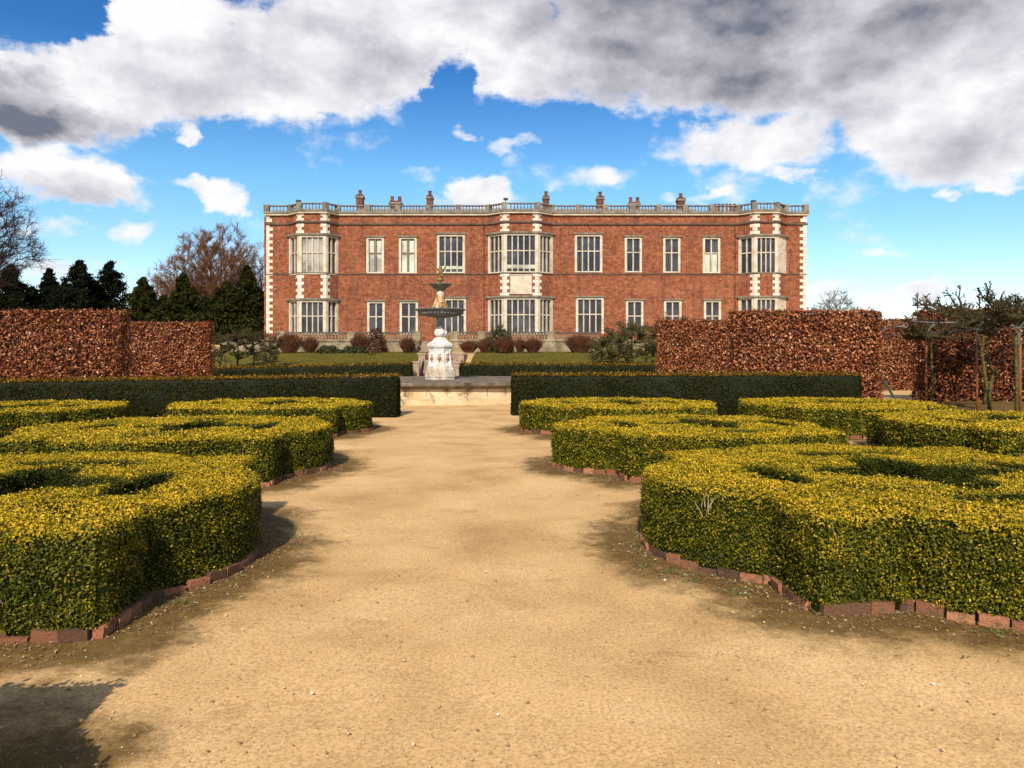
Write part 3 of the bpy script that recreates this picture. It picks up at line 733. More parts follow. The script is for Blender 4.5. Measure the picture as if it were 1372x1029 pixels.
# ------------------------------------------------------------------ bare trees
def crown_tree(label, base, H, hw, z0f, n, twig, seed, tw=.9, minr=.012, up=.35, stems=1, trunk_r=.4, ntw=4, lump=.25, top=0.0):
    """bare tree: limbs run from the trunk to points spread through the crown's envelope, twigs at every fork"""
    g_ = np.random.default_rng(seed); random.seed(seed)
    base = np.array(base, float); zc = base[2] + H * (z0f + (1 - z0f) * .42); hu, hd = base[2] + H - zc, zc - (base[2] + H * z0f)
    v = g_.normal(0, 1, (n, 3)); v /= np.linalg.norm(v, axis=1)[:, None]
    r = g_.random(n) ** .42 * (1 + lump * sine_noise(v[:, 0] * 1.6 + seed, v[:, 2] * 1.7 + v[:, 1], 1.0))
    P = v * r[:, None] * np.array([hw, hw * .8, 1]); P[:, 2] *= np.where(P[:, 2] > 0, hu, hd); P[:, 0] += top * np.clip(P[:, 2], 0, 99) / hu
    P += np.array([base[0], base[1], zc])
    tk = [base + (0, 0, -.2)]; par = [-1]; 
    for s_ in range(stems):
        dx = g_.normal(0, .25 * (stems > 1), 2); p0 = 0
        for k in range(1, 6):
            tk.append(base + np.array([dx[0] * k * .6 + g_.normal(0, .08), dx[1] * k * .4, H * (z0f + .18) * k / 5])); par.append(p0); p0 = len(tk) - 1
    nodes = list(tk); cost = [0.0] * len(nodes)
    for i_ in range(1, len(nodes)): cost[i_] = cost[par[i_]] + np.linalg.norm(nodes[i_] - nodes[par[i_]])
    order = np.argsort(np.linalg.norm((P - nodes[-1]) * (1, 1, .8), axis=1)); A = np.zeros((len(nodes) + n, 3)); A[:len(nodes)] = nodes; C_ = np.zeros(len(A)); C_[:len(nodes)] = cost; m = len(nodes)
    for q in order:
        d = np.linalg.norm(A[:m] - P[q], axis=1); below = np.clip(A[:m, 2] - P[q, 2], 0, None)
        k = int(np.argmin(d + .30 * C_[:m] + up * below + 3.0 * (np.arange(m) == 0))); A[m] = P[q]; C_[m] = C_[k] + d[k]; par.append(k); m += 1
    cnt = np.ones(m)
    for i_ in range(m - 1, 0, -1): cnt[par[i_]] += cnt[i_]
    rad = np.maximum(minr, trunk_r * (cnt / cnt[0]) ** .5)
    a, b = MB(), MB()
    for i_ in range(1, m):
        p, q = A[par[i_]], A[i_]; mid = (p + q) / 2 + g_.normal(0, .06, 3) * np.linalg.norm(q - p)
        big = rad[i_] > .05
        (a if big else b).tube([p, mid, q], [min(rad[par[i_]], rad[i_] * 1.5), rad[i_] * 1.1, rad[i_]], 6 if big else 3, cap=False)
        if i_ >= len(tk) and rad[i_] < .09:
            d = q - p; d /= np.linalg.norm(d) + 1e-6; o_ = q - np.array([base[0], base[1], base[2] + H * z0f]); o_ /= np.linalg.norm(o_) + 1e-6
            for t in range(ntw):
                e = d * .5 + o_ * .6 + g_.normal(0, .55, 3) + (0, 0, up * .6); e /= np.linalg.norm(e); L = tw * g_.uniform(.4, 1.2); s0_ = p + (q - p) * g_.random()
                m1 = s0_ + e * L * .55; e2 = m1 + (e + g_.normal(0, .35, 3)) * L * .5
                b.tube([s0_, m1, e2], [minr, minr * .8, minr * .5], 3, cap=False)
                b.tube([m1, m1 + (e + g_.normal(0, .6, 3)) * L * .4], [minr * .8, minr * .5], 3, cap=False)
    t = thing('bare_tree', label, 'tree', tuple(base), 'bare winter trees behind the garden')
    a.build('trunk', M['bark'], t, smooth=True); b.build('crown', M[twig], t)

b_ = at(-48, 480, 62); crown_tree('dark bare tree reaching in from the left picture edge', (b_.x, 62, 3.0), 14.2, 5.7, .26, 1300, 'twig_dark', 5, .8, .014, .15, 2, .42, 6)
b_ = at(286, 450, 98); crown_tree('largest bare tree with a rounded red brown crown left of the house', (b_.x, 98, 3.2), 15.6, 6.4, .14, 2000, 'twig_red', 8, .8, .018, .5, 3, .40, 10, .25)
b_ = at(226, 450, 106); crown_tree('smaller spreading red brown bare tree left of the largest one', (b_.x, 106, 3.2), 11.8, 5.2, .14, 900, 'twig_red', 21, .9, .015, .3, 2, .30, 6)
b_ = at(338, 450, 104); crown_tree('pale grey bare tree close beside the left corner of the house', (b_.x, 104, 3.2), 15.0, 3.6, .2, 700, 'twig_grey', 34, .9, .015, .5, 2, .32, 5)
b_ = at(1119, 460, 165); crown_tree('small distant bare tree standing right of the house beyond the hedge', (b_.x, 165, 3.2), 13.7, 6.0, .22, 520, 'twig_grey', 55, 1.0, .030, .2, 1, .42, 6, .2)
b_ = at(1086, 460, 175); crown_tree('low distant bare tree half hidden at the right corner of the house', (b_.x, 175, 3.2), 10.6, 4.2, .2, 320, 'twig_grey', 60, 1.2, .028, .2, 1, .32, 3)
random.seed(77)

# ------------------------------------------------------------------ conifers
def conifer(label, px, ytop, Y, wpx, mat='conifer_leaf', dens=1.6, ragged=.36, shape=.80):
    topz = at(px, ytop, Y).z; x = at(px, 0, Y).x; z0 = 3.2; H = topz - z0; rad = wpx * .86 / F * Y
    t = thing('conifer', label, 'tree', (x, Y, z0), 'dark conifers left of the house')
    mb = MB(); mb.tube([(x, Y, z0 - .2), (x, Y, z0 + H * .5), (x, Y, topz - .3)], [.22, .14, .03], 6); mb.build('trunk', M['bark'], t)
    g = NP(); nb = int(150 * dens)
    br = MB()
    for k in range(nb):
        f = (k + random.random()) / nb                     # 0 bottom .. 1 top
        z = z0 + .4 + f * (H - .5); a = random.uniform(0, 2 * math.pi)
        rr = rad * max(.03, (1 - f ** 1.1)) ** shape * random.uniform(1 - ragged, 1 + ragged * .6)
        tip = np.array([x + math.cos(a) * rr, Y + math.sin(a) * rr, z + random.uniform(-.1, .35) * rr * .5])
        base = np.array([x, Y, z]); m = int(64 * dens * (.35 + rr / rad))
        s = rng.random(m) ** .55
        P = base + (tip - base) * s[:, None] + rng.normal(0, 1, (m, 3)) * (.09 + .16 * rr * .30) * np.array([1, 1, .8])
        g.leaves(P, np.tile((math.cos(a) * .5, math.sin(a) * .5, .7), (m, 1)), .19, .07, .8, 0, np.clip(rng.beta(2, 2.5, m), 0, 1))
        br.tube([base, tip], [.03, .008], 3, cap=False)
    br.build('branch', M['bark'], t)
    g.build('crown', [M[mat]], t)
random.seed(3)
conifer('dark broad conifer at the left picture edge below the bare tree', 14, 355, 84, 62)
conifer('smallest pointed dark conifer, second from the left picture edge', 66, 360, 88, 40)
conifer('highest dark conifer above the far left beech hedge', 107, 349, 86, 66)
conifer('dark conifer with a ragged right side, above the far left hedge', 148, 350, 90, 58)
conifer('green conifer rising between the two left beech hedges', 192, 372, 82, 50, 'conifer_green')
conifer('slim green conifer in front of the red brown bare trees', 246, 366, 84, 46, 'conifer_green')
conifer('bushy green conifer left of the pointed one by the house', 305, 378, 80, 56, 'conifer_green')
conifer('pointed green conifer in front of the pale grey bare tree', 331, 356, 84, 44, 'conifer_green')
conifer('dark blunt conifer touching the left corner of the house', 352, 392, 86, 40)

conifer('blunt dark conifer filling the gap left of the highest conifer', 86, 378, 96, 46)
conifer('blunt dark conifer between the highest and the ragged conifer', 128, 376, 97, 44)
conifer('low dark conifer at the left edge of the gap before the smallest one', 43, 384, 95, 44)
conifer('low blunt green conifer under the spreading bare tree', 220, 396, 92, 44, 'conifer_green')
conifer('low blunt green conifer under the largest bare tree', 276, 398, 92, 46, 'conifer_green')
def bush(name, label, cat, c, rx, ry, h, mat, L, dens, group, stem='shrub_stem', low=.0):
    t = thing(name, label, cat, c, group)
    g = NP(); n = int(dens)
    v = rng.normal(0, 1, (n, 3)); v /= np.linalg.norm(v, axis=1)[:, None]; v[:, 2] = np.abs(v[:, 2])
    r = rng.beta(4, 1.3, n) ** .7
    r = r * (1 + .14 * sine_noise(v[:, 0] * 2.1 + c[0], v[:, 2] * 2 + v[:, 1], 1.3))
    P = v * r[:, None] * np.array([rx, ry, h]) + np.array(c) + (0, 0, low)
    g.leaves(P, v, L, L * .55, .7, 0, np.clip(rng.beta(2, 2, n), 0, 1))
    g.build('foliage', [M[mat]], t)
    mb = MB()
    for k in range(7):
        a = random.uniform(0, 6.28); mb.tube([c, (c[0] + math.cos(a) * rx * .5, c[1] + math.sin(a) * ry * .5, c[2] + h * .7)], [.04, .012], 4)
    mb.build('stem', M[stem], t)
    return t

# dark understorey that closes the gap under the conifers
for k, (px, yt_, w) in enumerate([(30, 405, 70), (95, 405, 70), (160, 404, 50), (215, 410, 50), (262, 412, 44), (300, 412, 50), (340, 418, 40)]):
    Y = 78; c = at(px, 0, Y).x
    bush('evergreen_shrub', ['dark shrub under the left edge bare tree', 'dark shrub below the highest dark conifer', 'dark shrub below the ragged conifer', 'dark shrub between the two left beech hedges',
         'dark shrub above the lower left beech hedge', 'dark shrub right of the lower left beech hedge', 'dark shrub beside the left corner of the house'][k], 'shrub', (c, Y, 3.1), w / 2 * Y / F, 1.6, at(0, yt_, Y).z - 3.1,
         'conifer_green' if k > 2 else 'conifer_leaf', .22, 900, 'dark shrubs under the trees', 'bark')

# ------------------------------------------------------------------ the house
D, KX = 72.0, .072
hx = lambda px: (px - CX) * KX
hz = lambda py: EYE + (HZ - py) * KX
TERR = 3.2
house = thing('brick_mansion', 'long red brick mansion with pale stone windows and a roof balustrade', 'house', (hx(718), D, TERR))
FRONT = (0.0, D, 1.0, 0.0, 0.0, -1.0)
LX, RX = hx(357), hx(1080)
BAYD = 1.15
def bay_plan(w0, w1, f0, f1):
    k = (D - BAYD) / F
    return (hx(w0), (f0 - CX) * k, (f1 - CX) * k, hx(w1))
BAYS = [bay_plan(387.5, 453, 400, 437), bay_plan(654, 740.5, 675, 721), bay_plan(989.5, 1053, 1010.5, 1042.5)]

POLY = [(LX, D)]
for (a, b, c, d) in BAYS: POLY += [(a, D), (b, D - BAYD), (c, D - BAYD), (d, D)]
POLY += [(RX, D)]

def frame_of(p, q):
    dx, dy = q[0] - p[0], q[1] - p[1]; L = math.hypot(dx, dy)
    return (p[0], p[1], dx / L, dy / L, dy / L, -dx / L), L

def offset_poly(poly, d):
    out = []
    for i, p in enumerate(poly):
        ns = []
        if i > 0: f, _ = frame_of(poly[i - 1], p); ns.append(f[4:])
        if i < len(poly) - 1: f, _ = frame_of(p, poly[i + 1]); ns.append(f[4:])
        nx, ny = sum(n[0] for n in ns) / len(ns), sum(n[1] for n in ns) / len(ns)
        l2 = nx * nx + ny * ny
        out.append((p[0] + nx * d / l2, p[1] + ny * d / l2))
    return out

def band(mb, poly, z0, z1, d0, d1, m=0, ends=0.0):
    a, b = offset_poly(poly, d0), offset_poly(poly, d1)
    if ends: 
        a = [(a[0][0] - ends, a[0][1])] + a[1:-1] + [(a[-1][0] + ends, a[-1][1])]; b = [(b[0][0] - ends, b[0][1])] + b[1:-1] + [(b[-1][0] + ends, b[-1][1])]
    n = len(poly); V = [(x, y, z) for (x, y), z in [(q, z0) for q in a] + [(q, z0) for q in b] + [(q, z1) for q in a] + [(q, z1) for q in b]]
    fs = []
    for i in range(n - 1):
        fs += [(n + i, n + i + 1, 3 * n + i + 1, 3 * n + i), (2 * n + i, 3 * n + i, 3 * n + i + 1, 2 * n + i + 1), (i, i + 1, n + i + 1, n + i), (i, 2 * n + i, 2 * n + i + 1, i + 1)]
    fs += [(0, n, 3 * n, 2 * n), (n - 1, 3 * n - 1, 4 * n - 1, 2 * n - 1)]
    mb.add(V, fs, m)

# openings: (px0, px1, py_top, py_bottom, lights, look of upper panes, look of lower panes)
WIN = [
    (491, 514.5, 318, 366.3, 2, 'blind', 'blind'), (534.5, 558.5, 318, 366.3, 2, 'blind', 'blind'), (585.5, 623, 314, 366, 4, 'glass', 'glass'),
    (770, 807, 314, 365, 4, 'glass', 'glass'), (837, 860, 317.5, 365, 2, 'glass', 'glass'), (888.5, 911.5, 318, 365.5, 2, 'glass', 'glass'), (941.5, 965, 318, 366, 2, 'glass', 'blind'),
    (492, 515.5, 404, 448, 2, 'glass', 'glass'), (535.5, 560, 404, 448, 2, 'glass', 'glass'), (586, 624.5, 399.5, 448, 4, 'glass', 'glass'),
    (771.5, 809, 398.5, 447, 4, 'glass', 'glass'), (838.5, 862, 402.5, 448, 2, 'glass', 'glass'), (889.5, 913, 402.5, 448, 2, 'glass', 'glass'), (943, 966, 402.5, 448, 2, 'glass', 'glass')]
ZTOP = hz(289)
ZCOR = hz(276)

def wall_face(mb, fr, u0, u1, z0, z1, ops):
    us = sorted({u0, u1, *[o[0] for o in ops], *[o[1] for o in ops]}); zs = sorted({z0, z1, *[o[2] for o in ops], *[o[3] for o in ops]})
    for i in range(len(us) - 1):
        for j in range(len(zs) - 1):
            uc, zc = (us[i] + us[i + 1]) / 2, (zs[j] + zs[j + 1]) / 2
            if any(o[0] < uc < o[1] and o[2] < zc < o[3] for o in ops): continue
            mb.lquad(fr, us[i], us[i + 1], zs[j], zs[j + 1], 0)

def window(fr, u0, u1, z0, z1, lights, up, lo, jamb=.24, hood=True, part='window', tr=.40, blindlow=0.0, proud=.035, hoodw=.12):
    mb = MB(); head = .20 if lights > 2 else .16
    mb.lbox(fr, u0, u0 + jamb, z0, z1, -.30, proud); mb.lbox(fr, u1 - jamb, u1, z0, z1, -.30, proud)
    mb.lbox(fr, u0 + jamb, u1 - jamb, z1 - head, z1, -.30, proud - .003); mb.lbox(fr, u0 + jamb, u1 - jamb, z0, z0 + .12, -.30, proud + .04)
    iu0, iu1, iz0, iz1 = u0 + jamb, u1 - jamb, z0 + .12, z1 - head
    mw = .13 if lights <= 2 else .115
    n = lights; wv = (iu1 - iu0 - mw * (n - 1)) / n
    zt = iz1 - (iz1 - iz0) * tr
    for k in range(1, n):
        a = iu0 + k * wv + (k - 1) * mw; mb.lbox(fr, a, a + mw, iz0, iz1, -.26, -.06, 1)
    for k in range(n):
        a = iu0 + k * (wv + mw); mb.lbox(fr, a, a + wv, zt - .055, zt + .055, -.25, -.075, 1)
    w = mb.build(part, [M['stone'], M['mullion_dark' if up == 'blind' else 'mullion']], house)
    g = {'glass': MB(), 'blind': MB(), 'curtain': MB()}
    for k in range(n):
        a = iu0 + k * (wv + mw)
        g['glass'].lquad(fr, a, a + wv, iz0, iz1, -.19)
        e = .06 if up == 'blind' else 0
        if up != 'glass': g[up].lquad(fr, a + e, a + wv - e, zt + .055, iz1 - 2 * e, -.17)
        zb = iz0 + (zt - iz0) * blindlow
        e = .05 if lo == 'blind' else 0
        if blindlow: g['blind'].lquad(fr, a, a + wv, iz0 + (.3 if blindlow < .4 else 0), iz0 + (zt - iz0) * blindlow, -.17)
        elif lo != 'glass': g[lo].lquad(fr, a + e, a + wv - e, iz0, zt - .055 - e, -.17)
    if g['glass'].v: g['glass'].build('pane', M['glass'], w)
    for kk, nm in (('blind', 'blind'), ('curtain', 'net_curtain')):
        if g[kk].v: g[kk].build(nm, M[kk], w)
    if hood:
        hm = MB(); hm.lbox(fr, u0 - hoodw, u1 + hoodw, z1 + .01, z1 + .14, -.02, .17); hm.build('hood_mould', M['greystone'], w)
    return w

wall = MB()
ops = []
for (a, b, t, bt_, n, up, lo) in WIN: ops.append((hx(a), hx(b), hz(bt_), hz(t)))
segs = [(LX, BAYS[0][0])] + [(BAYS[i][3], BAYS[i + 1][0]) for i in (0, 1)] + [(BAYS[2][3], RX)]
for (u0, u1) in segs[:3]:
    wall_face(wall, FRONT, u0, u1, TERR - .4, ZTOP, [o for o in ops if u0 < o[0] < u1])
    if u0 == LX: wall.add([(LX, D, TERR - .4), (LX, D + 14, TERR - .4), (LX, D + 14, ZTOP), (LX, D, ZTOP)], [(0, 3, 2, 1)])
    wall.build('wall', M['brick'], house); wall = MB()
wall_face(wall, FRONT, *segs[3], TERR - .4, ZTOP, [])
wall.add([(RX, D, TERR - .4), (RX, D + 14, TERR - .4), (RX, D + 14, ZTOP), (RX, D, ZTOP)], [(0, 1, 2, 3)])
wall.build('wall', M['brick'], house)
wall = MB(); wall.box(LX - .62, LX - .005, D + 1.2, D + 14, TERR - .4, hz(287)); wall.build('side_wing', M['brick'], house)
rear = MB(); rear.box(LX + .02, RX - .02, D + .5, D + 13.9, TERR - .3, ZTOP - .1)
rear.build('interior', M['black_metal'], house)
for i, (a, b, t, bt_, n, up, lo) in enumerate(WIN):
    bl = .30 if i == 2 else (1.0 if False else 0.0)
    window(FRONT, hx(a), hx(b), hz(bt_), hz(t), n, up, lo, .22 if n == 2 else .23, True, 'window', .42 if i < 7 else .45, bl)

# bays
KB = (D - BAYD) / F
bz = lambda py: EYE + (HZ - py) * KB
BLV = [  # upper window top, bottom; lower window top, bottom (photo rows); lights front, side
    (315, 367.5, 402, 448, 4, 2), (312.5, 365.3, 398.5, 448, 5, 3), (316, 366.5, 398.5, 448, 4, 2)]
def quoin_stack(mb, fr, L, z0, z1, left, n, big=.42, small=.24):
    h = (z1 - z0) / n
    for k in range(n):
        w = big if k % 2 == 0 else small
        u0, u1 = (0, w) if left else (L - w, L)
        mb.lbox(fr, u0, u1, z0 + k * h + .01, z0 + (k + 1) * h - .01, -.05, .035)
for bi, ((a, b, c, d), (ut, ub, lt, lb, nf, ns)) in enumerate(zip(BAYS, BLV)):
    plan = [(a, D), (b, D - BAYD), (c, D - BAYD), (d, D)]
    zs = [TERR - .4, bz(lb), bz(lt), bz(ub), bz(ut), ZTOP]
    for (z0, z1) in ((zs[0], zs[1]), (zs[2], zs[3]), (zs[4], zs[5])):
        mb = MB()
        for i in range(3):
            fr, L = frame_of(plan[i], plan[i + 1]); mb.lquad(fr, 0, L, z0, z1, 0)
        mb.build('bay_wall', M['brick'], house)
    for (z0, z1, n) in ((zs[2] + .16, zs[3] - .06, 7), (zs[4] + .16, hz(302.5), 3), (hz(298.5), ZTOP, 3)):
        for e in (0, 1):
            q = MB()
            fr, L = frame_of(plan[e], plan[e + 1]); quoin_stack(q, fr, L, z0, z1, False, n, *((.42, .16) if e == 0 else (.52, .30)))
            fr, L = frame_of(plan[e + 1], plan[e + 2]); quoin_stack(q, fr, L, z0, z1, True, n, *((.52, .30) if e == 0 else (.42, .16)))
            q.build('quoin', M['quoin'], house)
    for i in range(3):
        fr, L = frame_of(plan[i], plan[i + 1]); n = nf if i == 1 else ns
        j = .30 if i == 1 else .24
        if bi == 2 and i == 2:                              # blind light filled with stone
            for (z0, z1) in ((zs[1], zs[2]), (zs[3], zs[4])):
                s_ = MB(); s_.lbox(fr, .01, L, z0, z1, -.3, .03); s_.lbox(fr, L * .35, L * .62, z1 - .75, z1 - .66, .03, .07); s_.lbox(fr, L * .35, L * .62, z0 + (z1 - z0) * .55, z0 + (z1 - z0) * .57, .03, .06)
                s_.build('stone_infill', M['stone'], house)
            continue
        lo_b = {(0, 1): 0.0, (1, 1): .33, (2, 1): .14}.get((bi, i), 0.0)
        upk = 'curtain' if (bi == 0 and i == 1) else 'glass'
        window(fr, 0.005, L - .005, zs[1], zs[2], n, 'glass', 'glass', j, False, 'bay_window', .45)
        window(fr, 0.005, L - .005, zs[3], zs[4], n, upk, upk, j, False, 'bay_window', .42, 0.0 if bi != 1 else lo_b)
    for z in (zs[2], zs[4]): hm = MB(); band(hm, plan, z + .004, z + .17, -.05, .20, ends=.12); hm.build('hood_mould', M['greystone'], house)
# inscription panel between the two centre bay windows
pn = MB(); (a, b, c, d) = BAYS[1]; m_ = (b + c) / 2; yb = D - BAYD
pn.box(m_ - 1.02, m_ + 1.02, yb - .04, yb + .05, bz(391.5), bz(369)); pn.box(m_ - 1.10, m_ + 1.10, yb - .10, yb + .05, bz(394), bz(391.7)); pn.box(m_ - 1.08, m_ + 1.08, yb - .09, yb + .05, bz(369) + .005, bz(367.8))
pn.build('stone_panel', M['stone'], house)
# corner quoins
for side in (0, 1):
    q = MB(); h = .31; z = hz(447); k = 0
    put = lambda w, z0, z1: q.lbox(FRONT, LX if side == 0 else RX - w, LX + w if side == 0 else RX + .04, z0, z1, -.2, .045)
    while z < hz(303):
        if not (hz(369) < z < hz(366)): put(.62 if k % 2 == 0 else .30, z + .01, z + h - .01)
        z += h; k += 1
    for k in range(2): put((.55, .3)[k], hz(297.5) + k * .34, hz(297.5) + k * .34 + .32)
    q.build('quoin', M['quoin'], house)
# string courses, cornice
sc_ = MB(); band(sc_, POLY, hz(301.3), hz(299.6), -.05, .16, ends=.16); sc_.build('string_course', M['darkstone'], house)
sc_ = MB(); band(sc_, POLY, hz(367.9), hz(366.9), -.05, .10, ends=.05); sc_.build('string_course', M['darkstone'], house)
cn = MB(); band(cn, POLY, ZTOP, hz(286.8), -.3, .22, ends=.15); cn.build('cornice', M['stone'], house)
# balustrade
bl = MB()
band(bl, POLY, hz(286.75), hz(283.8), -.42, .30, ends=.2)
band(bl, POLY, hz(276.2), ZCOR + .08, -.28, .06, ends=.02)
INS = offset_poly(POLY, -.11)
zb0, zb1 = hz(283.75), hz(276.25)
rail = MB()
for i in range(len(INS) - 1):
    fr, L = frame_of(INS[i], INS[i + 1])
    long_ = L > 6; npier = max(1, round(L / 2.75)) if long_ else 1
    for k in range(npier + 1):
        u = L * k / npier
        if k == npier and i < len(INS) - 2: continue
        bl.lbox(fr, u - .26, u + .26, zb0, ZCOR + .13, -.24, .20)
    nb = int(L / .30)
    for k in range(1, nb):
        u = L * k / nb
        if min(abs(u - L * j / npier) for j in range(npier + 1)) < .33: continue
        x, y = fr[0] + fr[2] * u, fr[1] + fr[3] * u
        rail.lathe(x, y, [(.055, zb0), (.04, zb0 + .06), (.085, zb0 + .2), (.04, zb0 + .38), (.06, zb1)], 6)
rail.build('baluster', M['greystone'], house)
bl.build('balustrade', M['greystone'], house)
# low lead roof behind the balustrade
rf = MB(); x0, x1 = hx(452), hx(962)
V = [(x0, D + 1.5, ZTOP), (x1, D + 1.5, ZTOP), (x1 - .5, D + 8, at(0, 279.5, D + 8).z), (x0 + .5, D + 8, at(0, 279.5, D + 8).z), (x0, D + 13.8, ZTOP), (x1, D + 13.8, ZTOP)]
rf.add(V, [(0, 1, 2, 3), (3, 2, 5, 4), (0, 3, 4), (1, 5, 2)])
rf.box(LX + .1, RX - .1, D + .35, D + 13.9, ZTOP - .12, ZTOP - .02)
roof = rf.build('roof', M['lead'], house)
# chimneys
def chimney(px, top, w, pots, cap=True, Y=80):
    k = Y / F; x = (px - CX) * k; ww = w * k / 2; zt = EYE + (HZ - top) * k; z0 = ZTOP - .3
    mb = MB(); mb.box(x - ww * .8, x + ww * .8, Y - .45, Y + .45, z0, zt - .45)
    mb.box(x - ww, x + ww, Y - .55, Y + .55, zt - .45, zt - .28, 1); mb.box(x - ww * .85, x + ww * .85, Y - .5, Y + .5, zt - .279, zt - .1)
    ch = mb.build('chimney', [M['chimney_brick'], M['greystone']], house)
    for j in range(pots):
        p = MB()
        u = 0 if pots == 1 else (j / (pots - 1) - .5) * ww * 1.1
        p.lathe(x + u, Y, [(.20, zt - .1), (.17, zt + .32), (.21, zt + .36), (.19, zt + .44)], 9)
        p.build('chimney_pot', M['chimney_brick'], ch)
chimney(482.5, 260.5, 11, 1); chimney(530.5, 268.8, 18, 2); chimney(576, 261.5, 10, 1); chimney(731.5, 262, 10, 1); chimney(804, 262.5, 11, 1); chimney(849.5, 270, 17, 2); chimney(912, 264.5, 11.5, 1)
for j in range(6):
    k = 80 / F; x = (958 + j * 5.2 - CX) * k; zt = EYE + (HZ - 273.2) * k
    p = MB(); p.lathe(x, 80, [(.16, ZTOP - .1), (.13, zt - .1), (.17, zt - .05), (.16, zt)], 8); p.build('chimney_pot', M['chimney_brick'], roof)
for px, py in ((400, 269.5), (677.5, 266.8), (1009.5, 269.8)):
    x, y, z = at(px, py, D - BAYD + .2); mb = MB()
    mb.box(x - .22, x + .22, y - .12, y + .14, z - .10, z + .10); mb.tube([(x, y, ZCOR + .1), (x, y, z - .1)], .03, 6)
    mb.build('floodlight', M['black_metal'], house)
# rainwater pipe
for x in (BAYS[2][0] - .35, BAYS[1][0] - .4):
    mb = MB(); mb.tube([(x, D - .08, TERR), (x, D - .08, hz(302))], .045, 7); mb.build('rainwater_pipe', M['chimney_brick'], house)

# ------------------------------------------------------------------ terrace, bank, steps
TY = 62.0
tx = lambda px: (px - CX) * TY / F
tz = lambda py: EYE + (HZ - py) * TY / F
mb = MB()
s0, s1 = tx(562), tx(580)                                 # doorway of the upper flight
zt0, zt1 = 2.0, tz(457.5)
for (u0, u1) in ((tx(300), s0), (s1, tx(900))):
    mb.box(u0, u1, TY, TY + .5, zt0, zt1); mb.box(u0 - .03, u1 + .03, TY - .09, TY + .53, zt1 + .003, zt1 + .16)
for px in (600, 645, 690, 735, 780, 400, 450, 500, 545): mb.box(tx(px) - .28, tx(px) + .28, TY - .05, TY - .002, zt0, zt1 - .02)
tw = mb.build('terrace_wall', M['terrace'], loc=(tx(590), TY, 2.0)); tag(tw, 'weathered stone retaining wall of the terrace below the house', 'wall')
tf = MB(); tf.box(tx(300), tx(900), TY + .5, D + .2, 2.4, TERR - .01)
tag(tf.build('terrace', M['terrace']), kind='structure')
bt2 = thing('terrace_balustrade', 'low stone balustrade on top of the terrace wall in front of the ground floor windows', 'balustrade', (tx(590), TY, zt1))
r_, b_, p_ = MB(), MB(), MB()
zr0, zr1 = zt1 + .165, tz(446.6)
for (u0, u1) in ((tx(372), s0 - .15), (s1 + .15, tx(806))):
    r_.box(u0, u1, TY + .06, TY + .36, zr1, zr1 + .12)
    n = int((u1 - u0) / .26)
    for k in range(1, n): b_.lathe(u0 + (u1 - u0) * k / n, TY + .2, [(.07, zr0), (.05, zr0 + .05), (.085, zr0 + .2), (.045, zr0 + .38), (.07, zr1)], 6)
for px in (376, 470, 558, 608, 645, 738): p_.box(tx(px) - .32, tx(px) + .32, TY + .02, TY + .42, zr0, zr1 + .17)
r_.build('rail', M['darkstone'], bt2); b_.build('baluster', M['terrace'], bt2); p_.build('pier', M['terrace'], bt2)
# upper flight through the terrace wall and lower flight up the bank
st = thing('stone_steps', 'upper stone steps through the dark gap in the terrace wall', 'steps', (tx(571), TY, 2.1), 'flights of stone steps behind the fountain')
mb = MB()
for k in range(6): mb.box(s0 + .02, s1 - .02, TY - .9 + k * .32, TY + 2.2, 2.0 + k * .2, 2.2 + k * .2)
mb.build('tread', M['step'], st)
for x in (s0 - .32, s1 + .32):
    mb = MB(); mb.box(x - .30, x + .30, TY - 1.15, TY - .62, 2.0, tz(459)); mb.box(x - .36, x + .36, TY - 1.2, TY - .57, tz(459), tz(459) + .12); mb.build('pier', M['terrace'], st)
st2 = thing('stone_steps', 'lower stone steps climbing the grass bank behind the fountain', 'steps', (-4.35, 42.2, .2), 'flights of stone steps behind the fountain')
mb = MB(); Y0, Y1 = 42.0, 56.0
for k in range(8): mb.box(-5.25, -3.35, 42.6 + k * .36, 46.0, .05 + k * .20, .245 + k * .20)
mb.box(-5.25, -3.35, 45.9, TY - .9, 1.2, 2.05)
mb.build('tread', M['step'], st2)
for x in (-5.48, -3.12):
    mb = MB()
    for (y, zt_) in ((42.3, 1.45), (45.3, 1.95)):
        mb.box(x - .20, x + .20, y, y + .45, 0, zt_); mb.box(x - .25, x + .25, y - .04, y + .49, zt_, zt_ + .12)
    mb.add([(x - .12, 42.75, 0), (x + .12, 42.75, 0), (x + .12, 45.3, 0), (x - .12, 45.3, 0), (x - .12, 42.75, .9), (x + .12, 42.75, .9), (x + .12, 45.3, 1.75), (x - .12, 45.3, 1.75)],
           [(0, 1, 5, 4), (4, 5, 6, 7), (1, 2, 6, 5), (3, 0, 4, 7), (2, 3, 7, 6)])
    mb.build('pier', M['pinkstone'], st2)

